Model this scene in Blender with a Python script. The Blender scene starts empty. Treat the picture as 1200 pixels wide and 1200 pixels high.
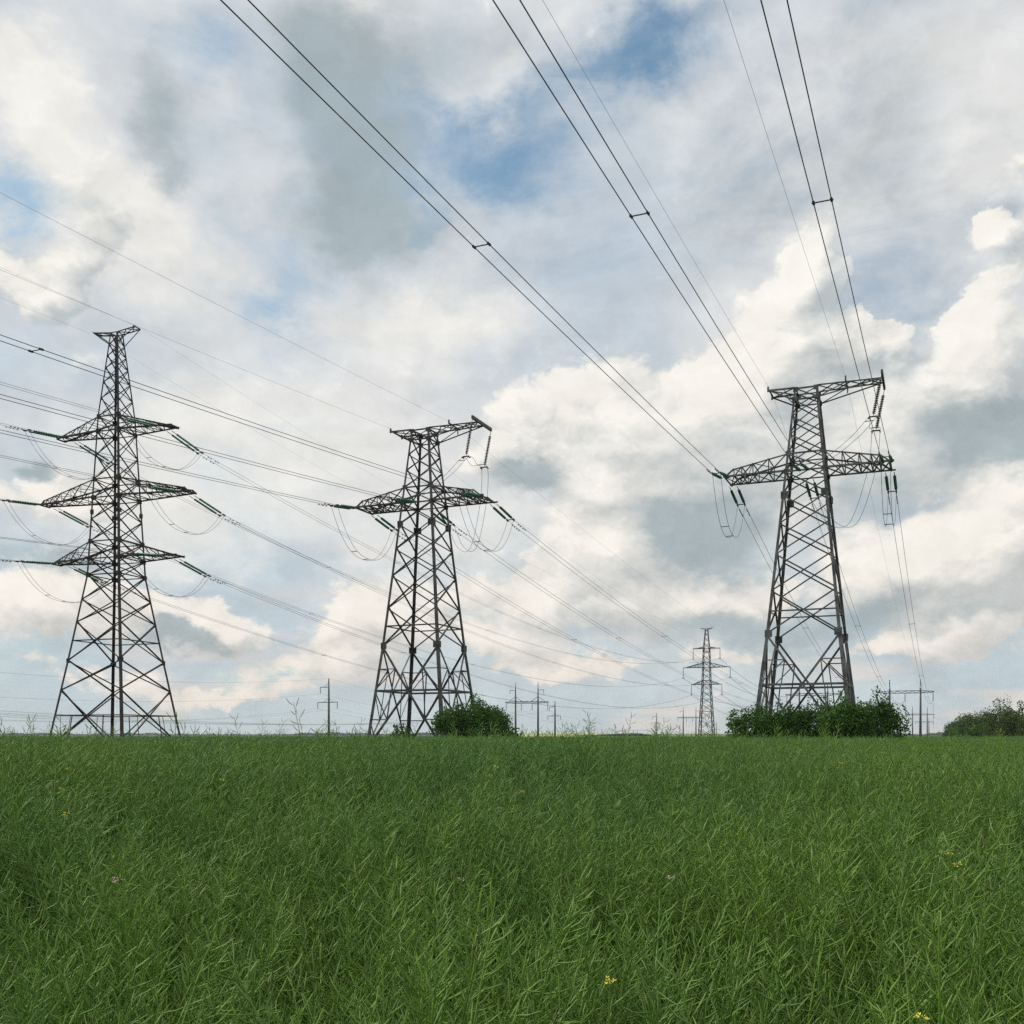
import bpy, bmesh, math, random
import numpy as np
from mathutils import Vector, Matrix

R = math.radians
random.seed(7)
scene = bpy.context.scene
COL = scene.collection

# ------------------------------------------------------------------ camera
EYE = 2.05                      # eye level above the soil at the camera
F = 1200.0                      # focal length in units of a 1200 px wide frame
HOR = 861.0                     # horizon row in that frame
cam_d = bpy.data.cameras.new("camera")
cam_d.sensor_width = 36.0
cam_d.lens = 36.0
cam_d.shift_y = (HOR - 600.0) / 1200.0
cam_d.clip_start = 0.05
cam_d.clip_end = 30000.0
cam = bpy.data.objects.new("camera", cam_d)
COL.objects.link(cam)
cam.location = (0, 0, EYE)
cam.rotation_euler = (R(90), 0, 0)
scene.camera = cam

# ------------------------------------------------------------------ light
SUN_AZ = R(-62)                 # measured from +Y (view direction), negative = left
SUN_EL = R(48)
sun_d = bpy.data.lights.new("sun", 'SUN')
sun_d.energy = 2.8
sun_d.angle = R(12)
sun_d.color = (1.0, 0.95, 0.86)
sun = bpy.data.objects.new("sun", sun_d)
COL.objects.link(sun)
sd = Vector((math.sin(SUN_AZ) * math.cos(SUN_EL), math.cos(SUN_AZ) * math.cos(SUN_EL), math.sin(SUN_EL)))
sun.rotation_euler = (-sd).to_track_quat('-Z', 'Y').to_euler()
sun.location = (0, 0, 60)

scene.view_settings.view_transform = 'Standard'
scene.view_settings.look = 'None'
scene.view_settings.exposure = 0.10
scene.view_settings.gamma = 1.0
scene.cycles.use_denoising = False
scene.cycles.max_bounces = 6
scene.cycles.diffuse_bounces = 4
scene.cycles.transparent_max_bounces = 8
scene.cycles.sample_clamp_indirect = 4.0

# ------------------------------------------------------------------ world: sky and clouds
world = bpy.data.worlds.new("World")
scene.world = world
world.use_nodes = True
wt = world.node_tree
wt.nodes.clear()


class NB:
    """small helper for wiring math nodes"""
    def __init__(self, tree):
        self.t = tree

    def node(self, typ, **kw):
        n = self.t.nodes.new(typ)
        for k, v in kw.items():
            setattr(n, k, v)
        return n

    def put(self, sock, v):
        if isinstance(v, bpy.types.NodeSocket):
            self.t.links.new(v, sock)
        else:
            sock.default_value = v

    def m(self, op, a, b=None, c=None, clamp=False):
        n = self.node('ShaderNodeMath', operation=op, use_clamp=clamp)
        self.put(n.inputs[0], a)
        if b is not None:
            self.put(n.inputs[1], b)
        if c is not None:
            self.put(n.inputs[2], c)
        return n.outputs[0]

    def vm(self, op, a, b=None, out=0):
        n = self.node('ShaderNodeVectorMath', operation=op)
        self.put(n.inputs[0], a)
        if b is not None:
            self.put(n.inputs[1], b)
        return n.outputs[out]

    def noise(self, vec, scale, detail=6.0, rough=0.55, dist=0.0, color=False):
        n = self.node('ShaderNodeTexNoise', noise_dimensions='3D')
        self.put(n.inputs['Vector'], vec)
        n.inputs['Scale'].default_value = scale
        n.inputs['Detail'].default_value = detail
        n.inputs['Roughness'].default_value = rough
        n.inputs['Distortion'].default_value = dist
        return n.outputs['Color' if color else 'Fac']

    def ramp(self, x, a, b, lo=0.0, hi=1.0):
        n = self.node('ShaderNodeMapRange', interpolation_type='SMOOTHSTEP')
        self.put(n.inputs['Value'], x)
        n.inputs['From Min'].default_value = a
        n.inputs['From Max'].default_value = b
        n.inputs['To Min'].default_value = lo
        n.inputs['To Max'].default_value = hi
        return n.outputs['Result']

    def mix(self, f, a, b):
        n = self.node('ShaderNodeMix', data_type='RGBA')
        self.put(n.inputs[0], f)
        self.put(n.inputs[6], a)
        self.put(n.inputs[7], b)
        return n.outputs[2]

    def blobs(self, p, specs):
        """sum of soft elliptical cloud masses, each at its own bearing and height"""
        acc = 0.0
        for q, (px, py, rx, ry, rot, w) in enumerate(specs):
            if q and q % 5 == 0:       # keeps the shader's evaluation sequential (limits its memory)
                p = self.vm('ADD', p, self.m('MULTIPLY', acc, 1e-7))
            d = Vector((px - 600.0, F, HOR - py)).normalized()
            az, el = math.atan2(d.x, d.y), math.asin(d.z)
            k = math.cos(az) ** 2 / F
            ke = math.cos(el) ** 2 * math.cos(az) / F
            mp = self.node('ShaderNodeMapping', vector_type='TEXTURE')
            self.put(mp.inputs['Vector'], p)
            mp.inputs['Location'].default_value = (az, el, 0)
            mp.inputs['Rotation'].default_value = (0, 0, R(rot))
            mp.inputs['Scale'].default_value = (rx * k, ry * ke, 1)
            dd = self.vm('DOT_PRODUCT', mp.outputs[0], mp.outputs[0], out=1)
            g = self.m('POWER', 0.36788, dd)
            acc = self.m('MULTIPLY_ADD', g, w, acc)
        return acc


def srgb(r, g, b):
    f = lambda c: (c / 255.0 / 12.92) if c / 255.0 <= 0.04045 else ((c / 255.0 + 0.055) / 1.055) ** 2.4
    return (f(r), f(g), f(b), 1.0)


CUMULUS = [
    # px, py, rx, ry, rot, weight  (bearing and height of each heap, in frame units)
    (925, 395, 75, 80, 0, 0.75), (960, 275, 38, 60, 0, 0.6), (1035, 385, 55, 30, 15, 0.55), (870, 470, 70, 55, 0, 0.6),
    (740, 510, 85, 75, 0, 0.8), (690, 470, 40, 40, 0, 0.4), (760, 600, 95, 55, 0, 0.55), (950, 520, 110, 90, 0, 0.6),
    (1165, 400, 65, 60, 0, 0.7), (1155, 285, 50, 32, 20, 0.5), (1085, 330, 42, 70, 0, -0.5), (835, 370, 50, 40, 0, -0.3), (1190, 200, 40, 25, 0, 0.25),
    (1100, 500, 110, 60, 0, 0.5), (1170, 610, 90, 60, 10, 0.75), (1060, 660, 90, 40, 0, 0.6), (1160, 690, 100, 45, 0, 0.5),
    (105, 285, 45, 50, 0, 0.45), (50, 345, 70, 35, 0, 0.5), (60, 215, 50, 40, 0, 0.25),
    (590, 520, 50, 40, 0, 0.3), (610, 560, 45, 36, 0, 0.3),
    (70, 580, 80, 32, 0, 0.5), (40, 690, 110, 38, 0, 0.5), (250, 730, 60, 26, 0, 0.5), (200, 715, 45, 25, 0, 0.35),
    (430, 730, 55, 30, 0, 0.6), (410, 770, 75, 22, 0, 0.4), (250, 800, 95, 14, 0, 0.5), (590, 710, 90, 30, 0, 0.3),
    (660, 775, 80, 16, 0, 0.55), (600, 740, 55, 18, 0, 0.4), (800, 690, 110, 32, 0, 0.35), (1120, 745, 100, 26, 0, 0.5), (300, 770, 50, 12, 0, 0.35),
    (1130, 670, 90, 40, 0, 0.3), (1060, 770, 110, 20, 0, 0.4), (700, 650, 80, 32, 0, 0.4), (620, 690, 60, 24, 0, 0.3), (870, 690, 70, 22, 0, 0.3), (500, 740, 50, 16, 0, 0.3), (120, 720, 60, 24, 0, 0.35),
    (850, 760, 90, 14, 0, 0.25), (90, 770, 120, 20, 0, 0.3),
]
BRIGHT = [
    (40, 180, 80, 100, 0, 0.75), (130, 250, 70, 60, 30, 0.7), (10, 110, 50, 90, 0, 0.7), (200, 300, 120, 60, 15, 0.35), (280, 180, 60, 45, 0, 0.3),
    (580, 380, 180, 90, -10, 0.55), (600, 80, 70, 40, 30, 0.4), (480, 420, 120, 60, 0, 0.4), (350, 500, 150, 80, 0, 0.25), (440, 70, 30, 60, 0, 0.2),
    (230, 520, 240, 90, 0, 0.55), (330, 640, 220, 55, 0, 0.45), (600, 640, 170, 55, 0, 0.35), (120, 620, 150, 50, 0, 0.4),
    (900, 330, 120, 120, 0, 0.3), (1120, 120, 90, 60, 0, 0.15),
]
HOLES = [
    (575, 185, 120, 60, -10, 0.86), (755, 40, 90, 55, 20, 0.86), (670, 120, 70, 40, 35, 0.28), (15, 265, 48, 48, 0, 0.75), (345, 335, 60, 36, 20, 0.42),
    (520, 255, 26, 30, 0, 0.55), (235, 105, 42, 65, 0, 0.38), (290, 270, 80, 40, 0, 0.28), (820, 210, 230, 70, 25, 0.16), (1060, 320, 80, 120, 0, 0.42),
    (1180, 255, 50, 40, 0, 0.3), (330, 370, 70, 30, 0, 0.3), (900, 250, 60, 120, 0, 0.2), (840, 110, 90, 60, 0, 0.15),
]
DARK = [
    (415, 150, 95, 130, 0, 0.68), (430, 255, 85, 55, 0, 0.5), (180, 130, 50, 70, 0, 0.45), (170, 190, 28, 55, 0, 0.3), (620, 50, 90, 40, 0, 0.3), (330, 40, 120, 50, 0, 0.4),
    (628, 563, 48, 32, 0, 1.0), (805, 612, 75, 34, 0, 1.0), (870, 545, 50, 40, 0, 0.25), (1135, 505, 90, 46, -8, 1.05), (1030, 590, 75, 35, 0, 0.45),
    (28, 545, 28, 16, 0, 0.8), (930, 730, 130, 30, 0, 0.5), (860, 650, 90, 26, 0, 0.35), (50, 650, 90, 20, 0, 0.6), (215, 733, 45, 12, 0, 0.55), (1180, 530, 70, 40, 0, 0.4),
    (760, 725, 150, 26, 0, 0.4), (1020, 700, 60, 24, 0, 0.5), (1000, 140, 230, 130, 10, 0.32), (690, 600, 50, 20, 0, 0.3), (1150, 730, 80, 18, 0, 0.45), (560, 780, 200, 18, 0, 0.2), (1110, 800, 120, 26, 0, 0.3), (210, 740, 60, 12, 0, 0.4), (500, 690, 120, 30, 0, 0.15),
]

nb = NB(wt)
tc = nb.node('ShaderNodeTexCoord')
direc = nb.vm('NORMALIZE', tc.outputs['Generated'])
sep = nb.node('ShaderNodeSeparateXYZ')
wt.links.new(direc, sep.inputs[0])
X, Y, Z = sep.outputs
az = nb.m('ARCTAN2', X, Y)
el = nb.m('ARCSINE', Z)
comb = nb.node('ShaderNodeCombineXYZ')
wt.links.new(az, comb.inputs[0])
wt.links.new(el, comb.inputs[1])
P0 = comb.outputs[0]
# cloud noise space: heaps get flatter and smaller towards the horizon
flat = nb.vm('MULTIPLY', direc, (1.0, 1.0, 1.45))


def warped(p, q, a1, a2):
    w1 = nb.vm('SUBTRACT', nb.noise(q, 5.0, 3.0, 0.55, color=True), (0.5, 0.5, 0.5))
    w2 = nb.vm('SUBTRACT', nb.noise(q, 19.0, 5.0, 0.62, color=True), (0.5, 0.5, 0.5))
    s1 = nb.vm('MULTIPLY', w1, (a1, a1, 0))
    s2 = nb.vm('MULTIPLY', w2, (a2, a2, 0))
    return nb.vm('ADD', nb.vm('ADD', p, s1), s2)


def density(pw, q):
    b = nb.blobs(pw, CUMULUS)
    n1 = nb.noise(q, 9.0, 7.0, 0.58)
    vo = nb.node('ShaderNodeTexVoronoi', voronoi_dimensions='3D', feature='F1', normalize=True)
    nb.put(vo.inputs['Vector'], q)
    vo.inputs['Scale'].default_value = 13.0
    vo.inputs['Detail'].default_value = 3.0
    vo.inputs['Roughness'].default_value = 0.5
    vo.inputs['Lacunarity'].default_value = 2.2
    puff = nb.m('SUBTRACT', 0.42, vo.outputs['Distance'])
    tex = nb.m('MULTIPLY_ADD', puff, 1.05, nb.m('MULTIPLY', nb.m('SUBTRACT', n1, 0.5), 0.75))
    return nb.m('ADD', b, tex), tex


PW = warped(P0, flat, 0.10, 0.06)
flatw = nb.vm('ADD', flat, nb.vm('MULTIPLY', nb.vm('SUBTRACT', nb.noise(flat, 14.0, 4.0, 0.6, color=True), (0.5, 0.5, 0.5)), (0.07, 0.07, 0.07)))
C0, N0 = density(PW, flatw)
C1, N1 = density(nb.vm('ADD', PW, (-0.020, 0.022, 0.0)), nb.vm('ADD', flatw, (-0.012, 0.004, 0.022)))
behind = nb.ramp(Y, -0.1, 0.25)            # other heaps fill the sky behind the viewer
fill = nb.m('MULTIPLY', nb.m('SUBTRACT', nb.noise(flat, 2.2, 5.0, 0.5), 0.30), nb.m('SUBTRACT', 1.0, behind))
C0f = nb.m('ADD', C0, fill)
cum_a = nb.ramp(C0f, 0.27, 0.43)
relief = nb.m('MULTIPLY_ADD', nb.m('SUBTRACT', N0, N1), 0.38, 0.99)      # sunlit and shaded sides of the folds
lit = nb.m('MULTIPLY_ADD', nb.m('SUBTRACT', C0, C1), 1.7, 0.56, clamp=True)

pw_soft = warped(P0, flat, 0.15, 0.09)
holes = nb.blobs(pw_soft, HOLES)
dark = nb.blobs(PW, DARK)
veil_n = nb.noise(nb.vm('MULTIPLY', direc, (1.0, 1.0, 2.0)), 5.0, 9.0, 0.64, 0.5)
veil = nb.m('SUBTRACT', nb.m('MULTIPLY_ADD', nb.m('SUBTRACT', veil_n, 0.5), 1.45, 0.88), holes)
veil = nb.ramp(veil, -0.13, 0.90)
dark_n = nb.m('MULTIPLY_ADD', nb.m('SUBTRACT', nb.noise(flat, 7.0, 7.0, 0.6), 0.5), 1.2, dark)
dark_a = nb.ramp(dark_n, 0.12, 0.74)

VEIL_COL = srgb(221, 221, 220)
BLUE_VEIL = srgb(188, 199, 209)
GREY_COL = srgb(156, 170, 175)
LIT_COL = srgb(240, 237, 230)
SHADE_COL = srgb(180, 189, 192)
LOW_COL = srgb(186, 201, 205)

vtint = nb.mix(nb.ramp(nb.noise(direc, 3.2, 5.0, 0.52), 0.36, 0.64), VEIL_COL, BLUE_VEIL)
bright = nb.blobs(pw_soft, BRIGHT)
bright_n = nb.m('MULTIPLY_ADD', nb.m('SUBTRACT', nb.noise(flat, 8.0, 9.0, 0.64), 0.5), 1.1, bright)
vtint = nb.mix(nb.ramp(bright_n, 0.15, 0.80), vtint, srgb(233, 231, 226))
low = nb.m('POWER', 2.71828, nb.m('MULTIPLY', nb.m('MAXIMUM', el, 0.0), -8.5))
streak = nb.ramp(nb.noise(nb.vm('MULTIPLY', direc, (1.0, 1.0, 6.5)), 5.5, 5.0, 0.55), 0.50, 0.66)
lowc = nb.mix(nb.m('MULTIPLY', streak, 0.75), LOW_COL, srgb(231, 216, 202))
vtint = nb.mix(nb.m('MULTIPLY', low, 0.95), vtint, lowc)
cum_c = nb.mix(lit, SHADE_COL, LIT_COL)
cum_c = nb.mix(nb.m('MULTIPLY', low, 0.75), cum_c, srgb(232, 219, 205))
veil = nb.m('MAXIMUM', veil, nb.m('MULTIPLY', low, 0.9))
cl = nb.mix(cum_a, vtint, cum_c)
cl = nb.mix(nb.m('MULTIPLY', dark_a, 0.85), cl, GREY_COL)
cl = nb.vm('SCALE', cl)
wt.links.new(relief, cl.node.inputs['Scale'])
opac = nb.m('MAXIMUM', veil, cum_a)
opac = nb.m('MAXIMUM', opac, nb.m('MULTIPLY', dark_a, 0.95))

sky = nb.node('ShaderNodeTexSky', sky_type='NISHITA')
sky.sun_disc = False
sky.sun_elevation = SUN_EL
sky.sun_rotation = SUN_AZ
sky.altitude = 150
sky.air_density = 1.0
sky.dust_density = 1.2
sky.ozone_density = 1.5
bg_sky = nb.node('ShaderNodeBackground')
wt.links.new(nb.vm('MULTIPLY', sky.outputs[0], (0.76, 0.96, 0.89)), bg_sky.inputs[0])
bg_sky.inputs[1].default_value = 0.12
bg_cl = nb.node('ShaderNodeBackground')
wt.links.new(cl, bg_cl.inputs[0])
bg_cl.inputs[1].default_value = 1.0
mx = nb.node('ShaderNodeMixShader')
wt.links.new(opac, mx.inputs[0])
wt.links.new(bg_sky.outputs[0], mx.inputs[1])
wt.links.new(bg_cl.outputs[0], mx.inputs[2])
out = nb.node('ShaderNodeOutputWorld')
wt.links.new(mx.outputs[0], out.inputs[0])


# ------------------------------------------------------------------ helpers
def tag(o, label=None, cat=None, group=None, kind=None):
    if label:
        o['label'] = label
    if cat:
        o['category'] = cat
    if group:
        o['group'] = group
    if kind:
        o['kind'] = kind
    return o


def link(name, me, mat=None, parent=None, loc=None):
    o = bpy.data.objects.new(name, me)
    COL.objects.link(o)
    if mat is not None and me is not None and len(me.materials) == 0:
        me.materials.append(mat)
    if parent is not None:
        o.parent = parent
    if loc is not None:
        o.location = loc
    return o


def empty(name, loc=(0, 0, 0), rz=0.0):
    o = bpy.data.objects.new(name, None)
    COL.objects.link(o)
    o.location = loc
    o.rotation_euler = (0, 0, rz)
    o.empty_display_size = 0.5
    return o


def V(*a):
    return Vector(a)


class MB:
    """collects bars, plates and tubes and builds them as ONE mesh object"""
    def __init__(self):
        self.v, self.f = [], []

    def prism(self, p0, p1, poly0, poly1=None):
        """extrude polygon offsets from p0 to p1"""
        poly1 = poly1 or poly0
        n, b = len(poly0), len(self.v)
        self.v += [p0 + q for q in poly0] + [p1 + q for q in poly1]
        for i in range(n):
            j = (i + 1) % n
            self.f.append((b + i, b + j, b + n + j, b + n + i))
        self.f.append(tuple(b + i for i in reversed(range(n))))
        self.f.append(tuple(b + n + i for i in range(n)))

    def angle(self, p0, p1, s, n, t=None, flip=1):
        """rolled steel angle (L section); n points out of the face it lies in"""
        p0, p1 = Vector(p0), Vector(p1)
        d = (p1 - p0).normalized()
        n = Vector(n)
        u = (n - d * n.dot(d))
        if u.length < 1e-4:
            u = d.orthogonal()
        u.normalize()
        w = d.cross(u) * flip
        t = t or s * 0.12
        h = s * 0.5
        poly = [w * -h, w * h, w * h - u * t, w * (-h + t) - u * t, w * (-h + t) - u * s, w * -h - u * s]
        self.prism(p0, p1, poly)

    def corner(self, p0, p1, s, a, b, t=None):
        """angle section at a tower corner, its flanges running along a and b"""
        p0, p1 = Vector(p0), Vector(p1)
        d = (p1 - p0).normalized()
        a, b = Vector(a), Vector(b)
        a = (a - d * a.dot(d)).normalized()
        b = (b - d * b.dot(d)).normalized()
        t = t or s * 0.12
        z = Vector((0, 0, 0))
        self.prism(p0, p1, [z, a * s, a * s + b * t, a * t + b * t, a * t + b * s, b * s])

    def box(self, c, ax, ay, az_):
        """box centred on c with half axes"""
        c = Vector(c)
        ax, ay, az_ = Vector(ax), Vector(ay), Vector(az_)
        self.prism(c - az_, c + az_, [-ax - ay, ax - ay, ax + ay, -ax + ay])

    def tube(self, pts, r, n=6, r1=None):
        pts = [Vector(p) for p in pts]
        b0 = len(self.v)
        m = len(pts)
        for i, p in enumerate(pts):
            d = (pts[min(i + 1, m - 1)] - pts[max(i - 1, 0)]).normalized()
            ref = Vector((0, 0, 1)) if abs(d.z) < 0.9 else Vector((1, 0, 0))
            u = d.cross(ref).normalized()
            w = u.cross(d)
            rr = r if r1 is None else r + (r1 - r) * i / (m - 1)
            for k in range(n):
                a = 2 * math.pi * k / n
                self.v.append(p + u * (math.cos(a) * rr) + w * (math.sin(a) * rr))
        for i in range(m - 1):
            for k in range(n):
                k2 = (k + 1) % n
                self.f.append((b0 + i * n + k, b0 + i * n + k2, b0 + (i + 1) * n + k2, b0 + (i + 1) * n + k))
        self.f.append(tuple(b0 + k for k in reversed(range(n))))
        self.f.append(tuple(b0 + (m - 1) * n + k for k in range(n)))

    def lathe(self, p0, p1, prof, n=10):
        """prof: (fraction along the axis, radius)"""
        p0, p1 = Vector(p0), Vector(p1)
        d = (p1 - p0).normalized()
        u = d.orthogonal().normalized()
        w = d.cross(u)
        b0 = len(self.v)
        for (t, r) in prof:
            c = p0.lerp(p1, t)
            for k in range(n):
                a = 2 * math.pi * k / n
                self.v.append(c + u * (math.cos(a) * r) + w * (math.sin(a) * r))
        for i in range(len(prof) - 1):
            for k in range(n):
                k2 = (k + 1) % n
                self.f.append((b0 + i * n + k, b0 + i * n + k2, b0 + (i + 1) * n + k2, b0 + (i + 1) * n + k))
        self.f.append(tuple(b0 + k for k in reversed(range(n))))
        self.f.append(tuple(b0 + (len(prof) - 1) * n + k for k in range(n)))

    def build(self, name, mat, parent=None, smooth=False, label=None):
        me = bpy.data.meshes.new(name)
        me.from_pydata([tuple(q) for q in self.v], [], self.f)
        bm = bmesh.new()
        bm.from_mesh(me)
        bmesh.ops.recalc_face_normals(bm, faces=bm.faces)
        bm.to_mesh(me)
        bm.free()
        if smooth:
            me.polygons.foreach_set('use_smooth', [True] * len(me.polygons))
        o = link(name, me, mat, parent)
        if label:
            o['label'] = label
        return o


# ------------------------------------------------------------------ materials
def mat_new(name):
    m = bpy.data.materials.new(name)
    m.use_nodes = True
    t = m.node_tree
    b = t.nodes['Principled BSDF']
    return m, t, b, NB(t)


def steel(name, lo, hi, rust, rough=0.62, metal=0.25):
    m, t, b, n = mat_new(name)
    tc_ = n.node('ShaderNodeTexCoord')
    v = tc_.outputs['Object']
    a = n.noise(v, 1.3, 6.0, 0.6)
    c = n.mix(n.ramp(a, 0.42, 0.58), lo, hi)
    r_ = n.ramp(n.noise(v, 4.5, 5.0, 0.65), 0.56, 0.72)
    c = n.mix(n.m('MULTIPLY', r_, 0.55), c, rust)
    t.links.new(c, b.inputs['Base Color'])
    b.inputs['Roughness'].default_value = rough
    b.inputs['Metallic'].default_value = metal
    return m


STEEL = steel("galvanised_steel", (0.070, 0.072, 0.072, 1), (0.165, 0.167, 0.165, 1), (0.10, 0.068, 0.045, 1))
STEEL_DARK = steel("weathered_dark_steel", (0.020, 0.019, 0.017, 1), (0.045, 0.041, 0.037, 1), (0.055, 0.034, 0.022, 1))
STEEL_MID = steel("weathered_steel", (0.040, 0.041, 0.040, 1), (0.095, 0.095, 0.092, 1), (0.08, 0.052, 0.034, 1))
CABLE = steel("aluminium_cable", (0.07, 0.07, 0.07, 1), (0.12, 0.12, 0.12, 1), (0.08, 0.07, 0.06, 1), 0.55, 0.4)
FITTING = steel("dark_fitting", (0.05, 0.05, 0.05, 1), (0.10, 0.10, 0.10, 1), (0.09, 0.06, 0.04, 1))
EARTHW = steel("grey_earth_wire", (0.34, 0.34, 0.34, 1), (0.46, 0.46, 0.46, 1), (0.2, 0.18, 0.15, 1), 0.6, 0.3)
RUSTY = steel("rusty_beam", (0.07, 0.06, 0.055, 1), (0.12, 0.09, 0.075, 1), (0.14, 0.06, 0.035, 1))


def simple(name, c1, c2, scale=3.0, rough=0.8, spec=0.3, trans=0.0):
    m, t, b, n = mat_new(name)
    tc_ = n.node('ShaderNodeTexCoord')
    c = n.mix(n.ramp(n.noise(tc_.outputs['Object'], scale, 6.0, 0.6), 0.3, 0.7), c1, c2)
    t.links.new(c, b.inputs['Base Color'])
    b.inputs['Roughness'].default_value = rough
    b.inputs['Specular IOR Level'].default_value = spec
    return m


GLASS_GREEN = simple("green_insulator_glass", (0.030, 0.145, 0.095, 1), (0.070, 0.245, 0.170, 1), 2.0, 0.42, 0.35)
GLASS_GREY = simple("grey_insulator_glass", (0.045, 0.06, 0.055, 1), (0.10, 0.12, 0.11, 1), 2.0, 0.42, 0.35)
CONCRETE = simple("weathered_concrete", (0.085, 0.083, 0.075, 1), (0.15, 0.145, 0.13, 1), 2.0, 0.9, 0.2)
BARK = simple("bark", (0.05, 0.04, 0.03, 1), (0.12, 0.10, 0.08, 1), 6.0, 0.95, 0.1)


def leafy(name, c1, c2, c3, scale=0.9, trans=0.25):
    m, t, b, n = mat_new(name)
    geo = n.node('ShaderNodeNewGeometry')
    tc_ = n.node('ShaderNodeTexCoord')
    wn = n.node('ShaderNodeTexWhiteNoise', noise_dimensions='1D')
    t.links.new(geo.outputs['Random Per Island'], wn.inputs['W'])
    c = n.mix(wn.outputs['Value'], c1, c2)
    c = n.mix(n.m('MULTIPLY', n.ramp(n.noise(tc_.outputs['Object'], scale, 4.0, 0.6), 0.42, 0.66), 0.75), c, c3)
    t.links.new(c, b.inputs['Base Color'])
    b.inputs['Roughness'].default_value = 0.6
    b.inputs['Specular IOR Level'].default_value = 0.12
    tr = n.node('ShaderNodeBsdfTranslucent')
    t.links.new(c, tr.inputs[0])
    mxs = n.node('ShaderNodeMixShader')
    mxs.inputs[0].default_value = trans
    t.links.new(b.outputs[0], mxs.inputs[1])
    t.links.new(tr.outputs[0], mxs.inputs[2])
    t.links.new(mxs.outputs[0], t.nodes['Material Output'].inputs[0])
    return m


LEAF = leafy("bush_leaves", (0.024, 0.085, 0.010, 1), (0.064, 0.165, 0.020, 1), (0.09, 0.17, 0.026, 1))
LEAF_OLIVE = leafy("olive_leaves", (0.035, 0.078, 0.014, 1), (0.075, 0.125, 0.022, 1), (0.09, 0.11, 0.028, 1))
LEAF_FAR = leafy("far_leaves", (0.035, 0.07, 0.04, 1), (0.05, 0.085, 0.05, 1), (0.06, 0.09, 0.05, 1))


# ------------------------------------------------------------------ terrain
PROFILE = [(-1e5, 0.0), (2.2, 0.0), (3.4, 0.16), (4.5, 0.30), (5.8, 0.40), (7.5, 0.47), (9.5, 0.51), (14, 0.50), (21, 0.48), (35, 0.47), (55, 0.47), (80, 0.47), (1e5, 0.47)]


def ground_z(x, y):
    for (a, za), (b_, zb_) in zip(PROFILE, PROFILE[1:]):
        if y <= b_:
            return za + (zb_ - za) * (y - a) / (b_ - a)
    return PROFILE[-1][1]


def build_ground():
    ys = [-1400, -600, -150, -40, -10, 0, 2.2, 3.4, 4.5, 5.8, 7.5, 9.5, 14, 21, 28, 35, 45, 55, 68, 80, 90, 120, 200, 350, 600, 1200, 2500, 5000]
    xs = [-5000, -3000, -1500, -600, -250, -120, -60, -30, -15, -6, 0, 6, 15, 30, 60, 120, 250, 600, 1500, 3000, 5000]
    vs = [(x, y, ground_z(x, y)) for y in ys for x in xs]
    n = len(xs)
    fs = [(j * n + i, j * n + i + 1, (j + 1) * n + i + 1, (j + 1) * n + i) for j in range(len(ys) - 1) for i in range(n - 1)]
    me = bpy.data.meshes.new("ground")
    me.from_pydata(vs, [], fs)
    m, t, b, nn = mat_new("field_soil")
    tc_ = nn.node('ShaderNodeTexCoord')
    c = nn.mix(nn.ramp(nn.noise(tc_.outputs['Object'], 0.8, 8.0, 0.6), 0.35, 0.65), (0.028, 0.042, 0.014, 1), (0.055, 0.07, 0.022, 1))
    t.links.new(c, b.inputs['Base Color'])
    b.inputs['Roughness'].default_value = 1.0
    b.inputs['Specular IOR Level'].default_value = 0.0
    tag(link("ground", me, m), "flat farmland soil under the crops reaching to the horizon", "ground", kind='structure')


build_ground()


def sheet(name, x0, x1, y0, y1, z0, z1, mat, label, cat):
    me = bpy.data.meshes.new(name)
    me.from_pydata([(x0[0], y0, z0), (x0[1], y0, z0), (x1[1], y1, z1), (x1[0], y1, z1)], [], [(0, 1, 2, 3)])
    return tag(link(name, me, mat), label, cat, kind='structure')


YFIELD = simple("yellow_crop", (0.33, 0.33, 0.12, 1), (0.42, 0.41, 0.17, 1), 0.02, 0.9, 0.1)
GFIELD = simple("far_green_crop", (0.11, 0.16, 0.06, 1), (0.16, 0.20, 0.08, 1), 0.02, 0.9, 0.1)
sheet("yellow_field", (4, 40), (-12, 98), 520, 1150, 0.62, 3.5, YFIELD, "thin strip of yellow crop at the horizon behind the concrete poles", "field")
sheet("pale_green_field", (40.3, 190), (98.5, 400), 522, 1150, 0.60, 3.1, GFIELD, "thin strip of pale green crop at the horizon by the far pylon", "field")
sheet("far_field", (-1500, 1500), (-4900, 4900), 480, 4900, 0.56, 0.9, simple("far_dull_crop", (0.05, 0.085, 0.03, 1), (0.075, 0.11, 0.04, 1), 0.01, 0.9, 0.1), "flat dull green fields running to the horizon", "field")

# ------------------------------------------------------------------ haze
def build_haze():
    x, y0, y1, z0, z1 = 5200, -1500, 5200, -1.0, 60.0
    mb_v = [(-x, y0, z0), (x, y0, z0), (x, y1, z0), (-x, y1, z0), (-x, y0, z1), (x, y0, z1), (x, y1, z1), (-x, y1, z1)]
    fs = [(0, 3, 2, 1), (4, 5, 6, 7), (0, 1, 5, 4), (1, 2, 6, 5), (2, 3, 7, 6), (3, 0, 4, 7)]
    me = bpy.data.meshes.new("haze")
    me.from_pydata(mb_v, [], fs)
    m = bpy.data.materials.new("haze_air")
    m.use_nodes = True
    t = m.node_tree
    t.nodes.clear()
    o_ = t.nodes.new('ShaderNodeOutputMaterial')
    v_ = t.nodes.new('ShaderNodeVolumePrincipled')
    v_.inputs['Color'].default_value = (0.90, 0.95, 1.0, 1)
    v_.inputs['Density'].default_value = HAZE
    t.links.new(v_.outputs[0], o_.inputs['Volume'])
    tag(link("haze", me, m), "thin pale summer haze over the far fields", "haze", kind='stuff')


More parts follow.
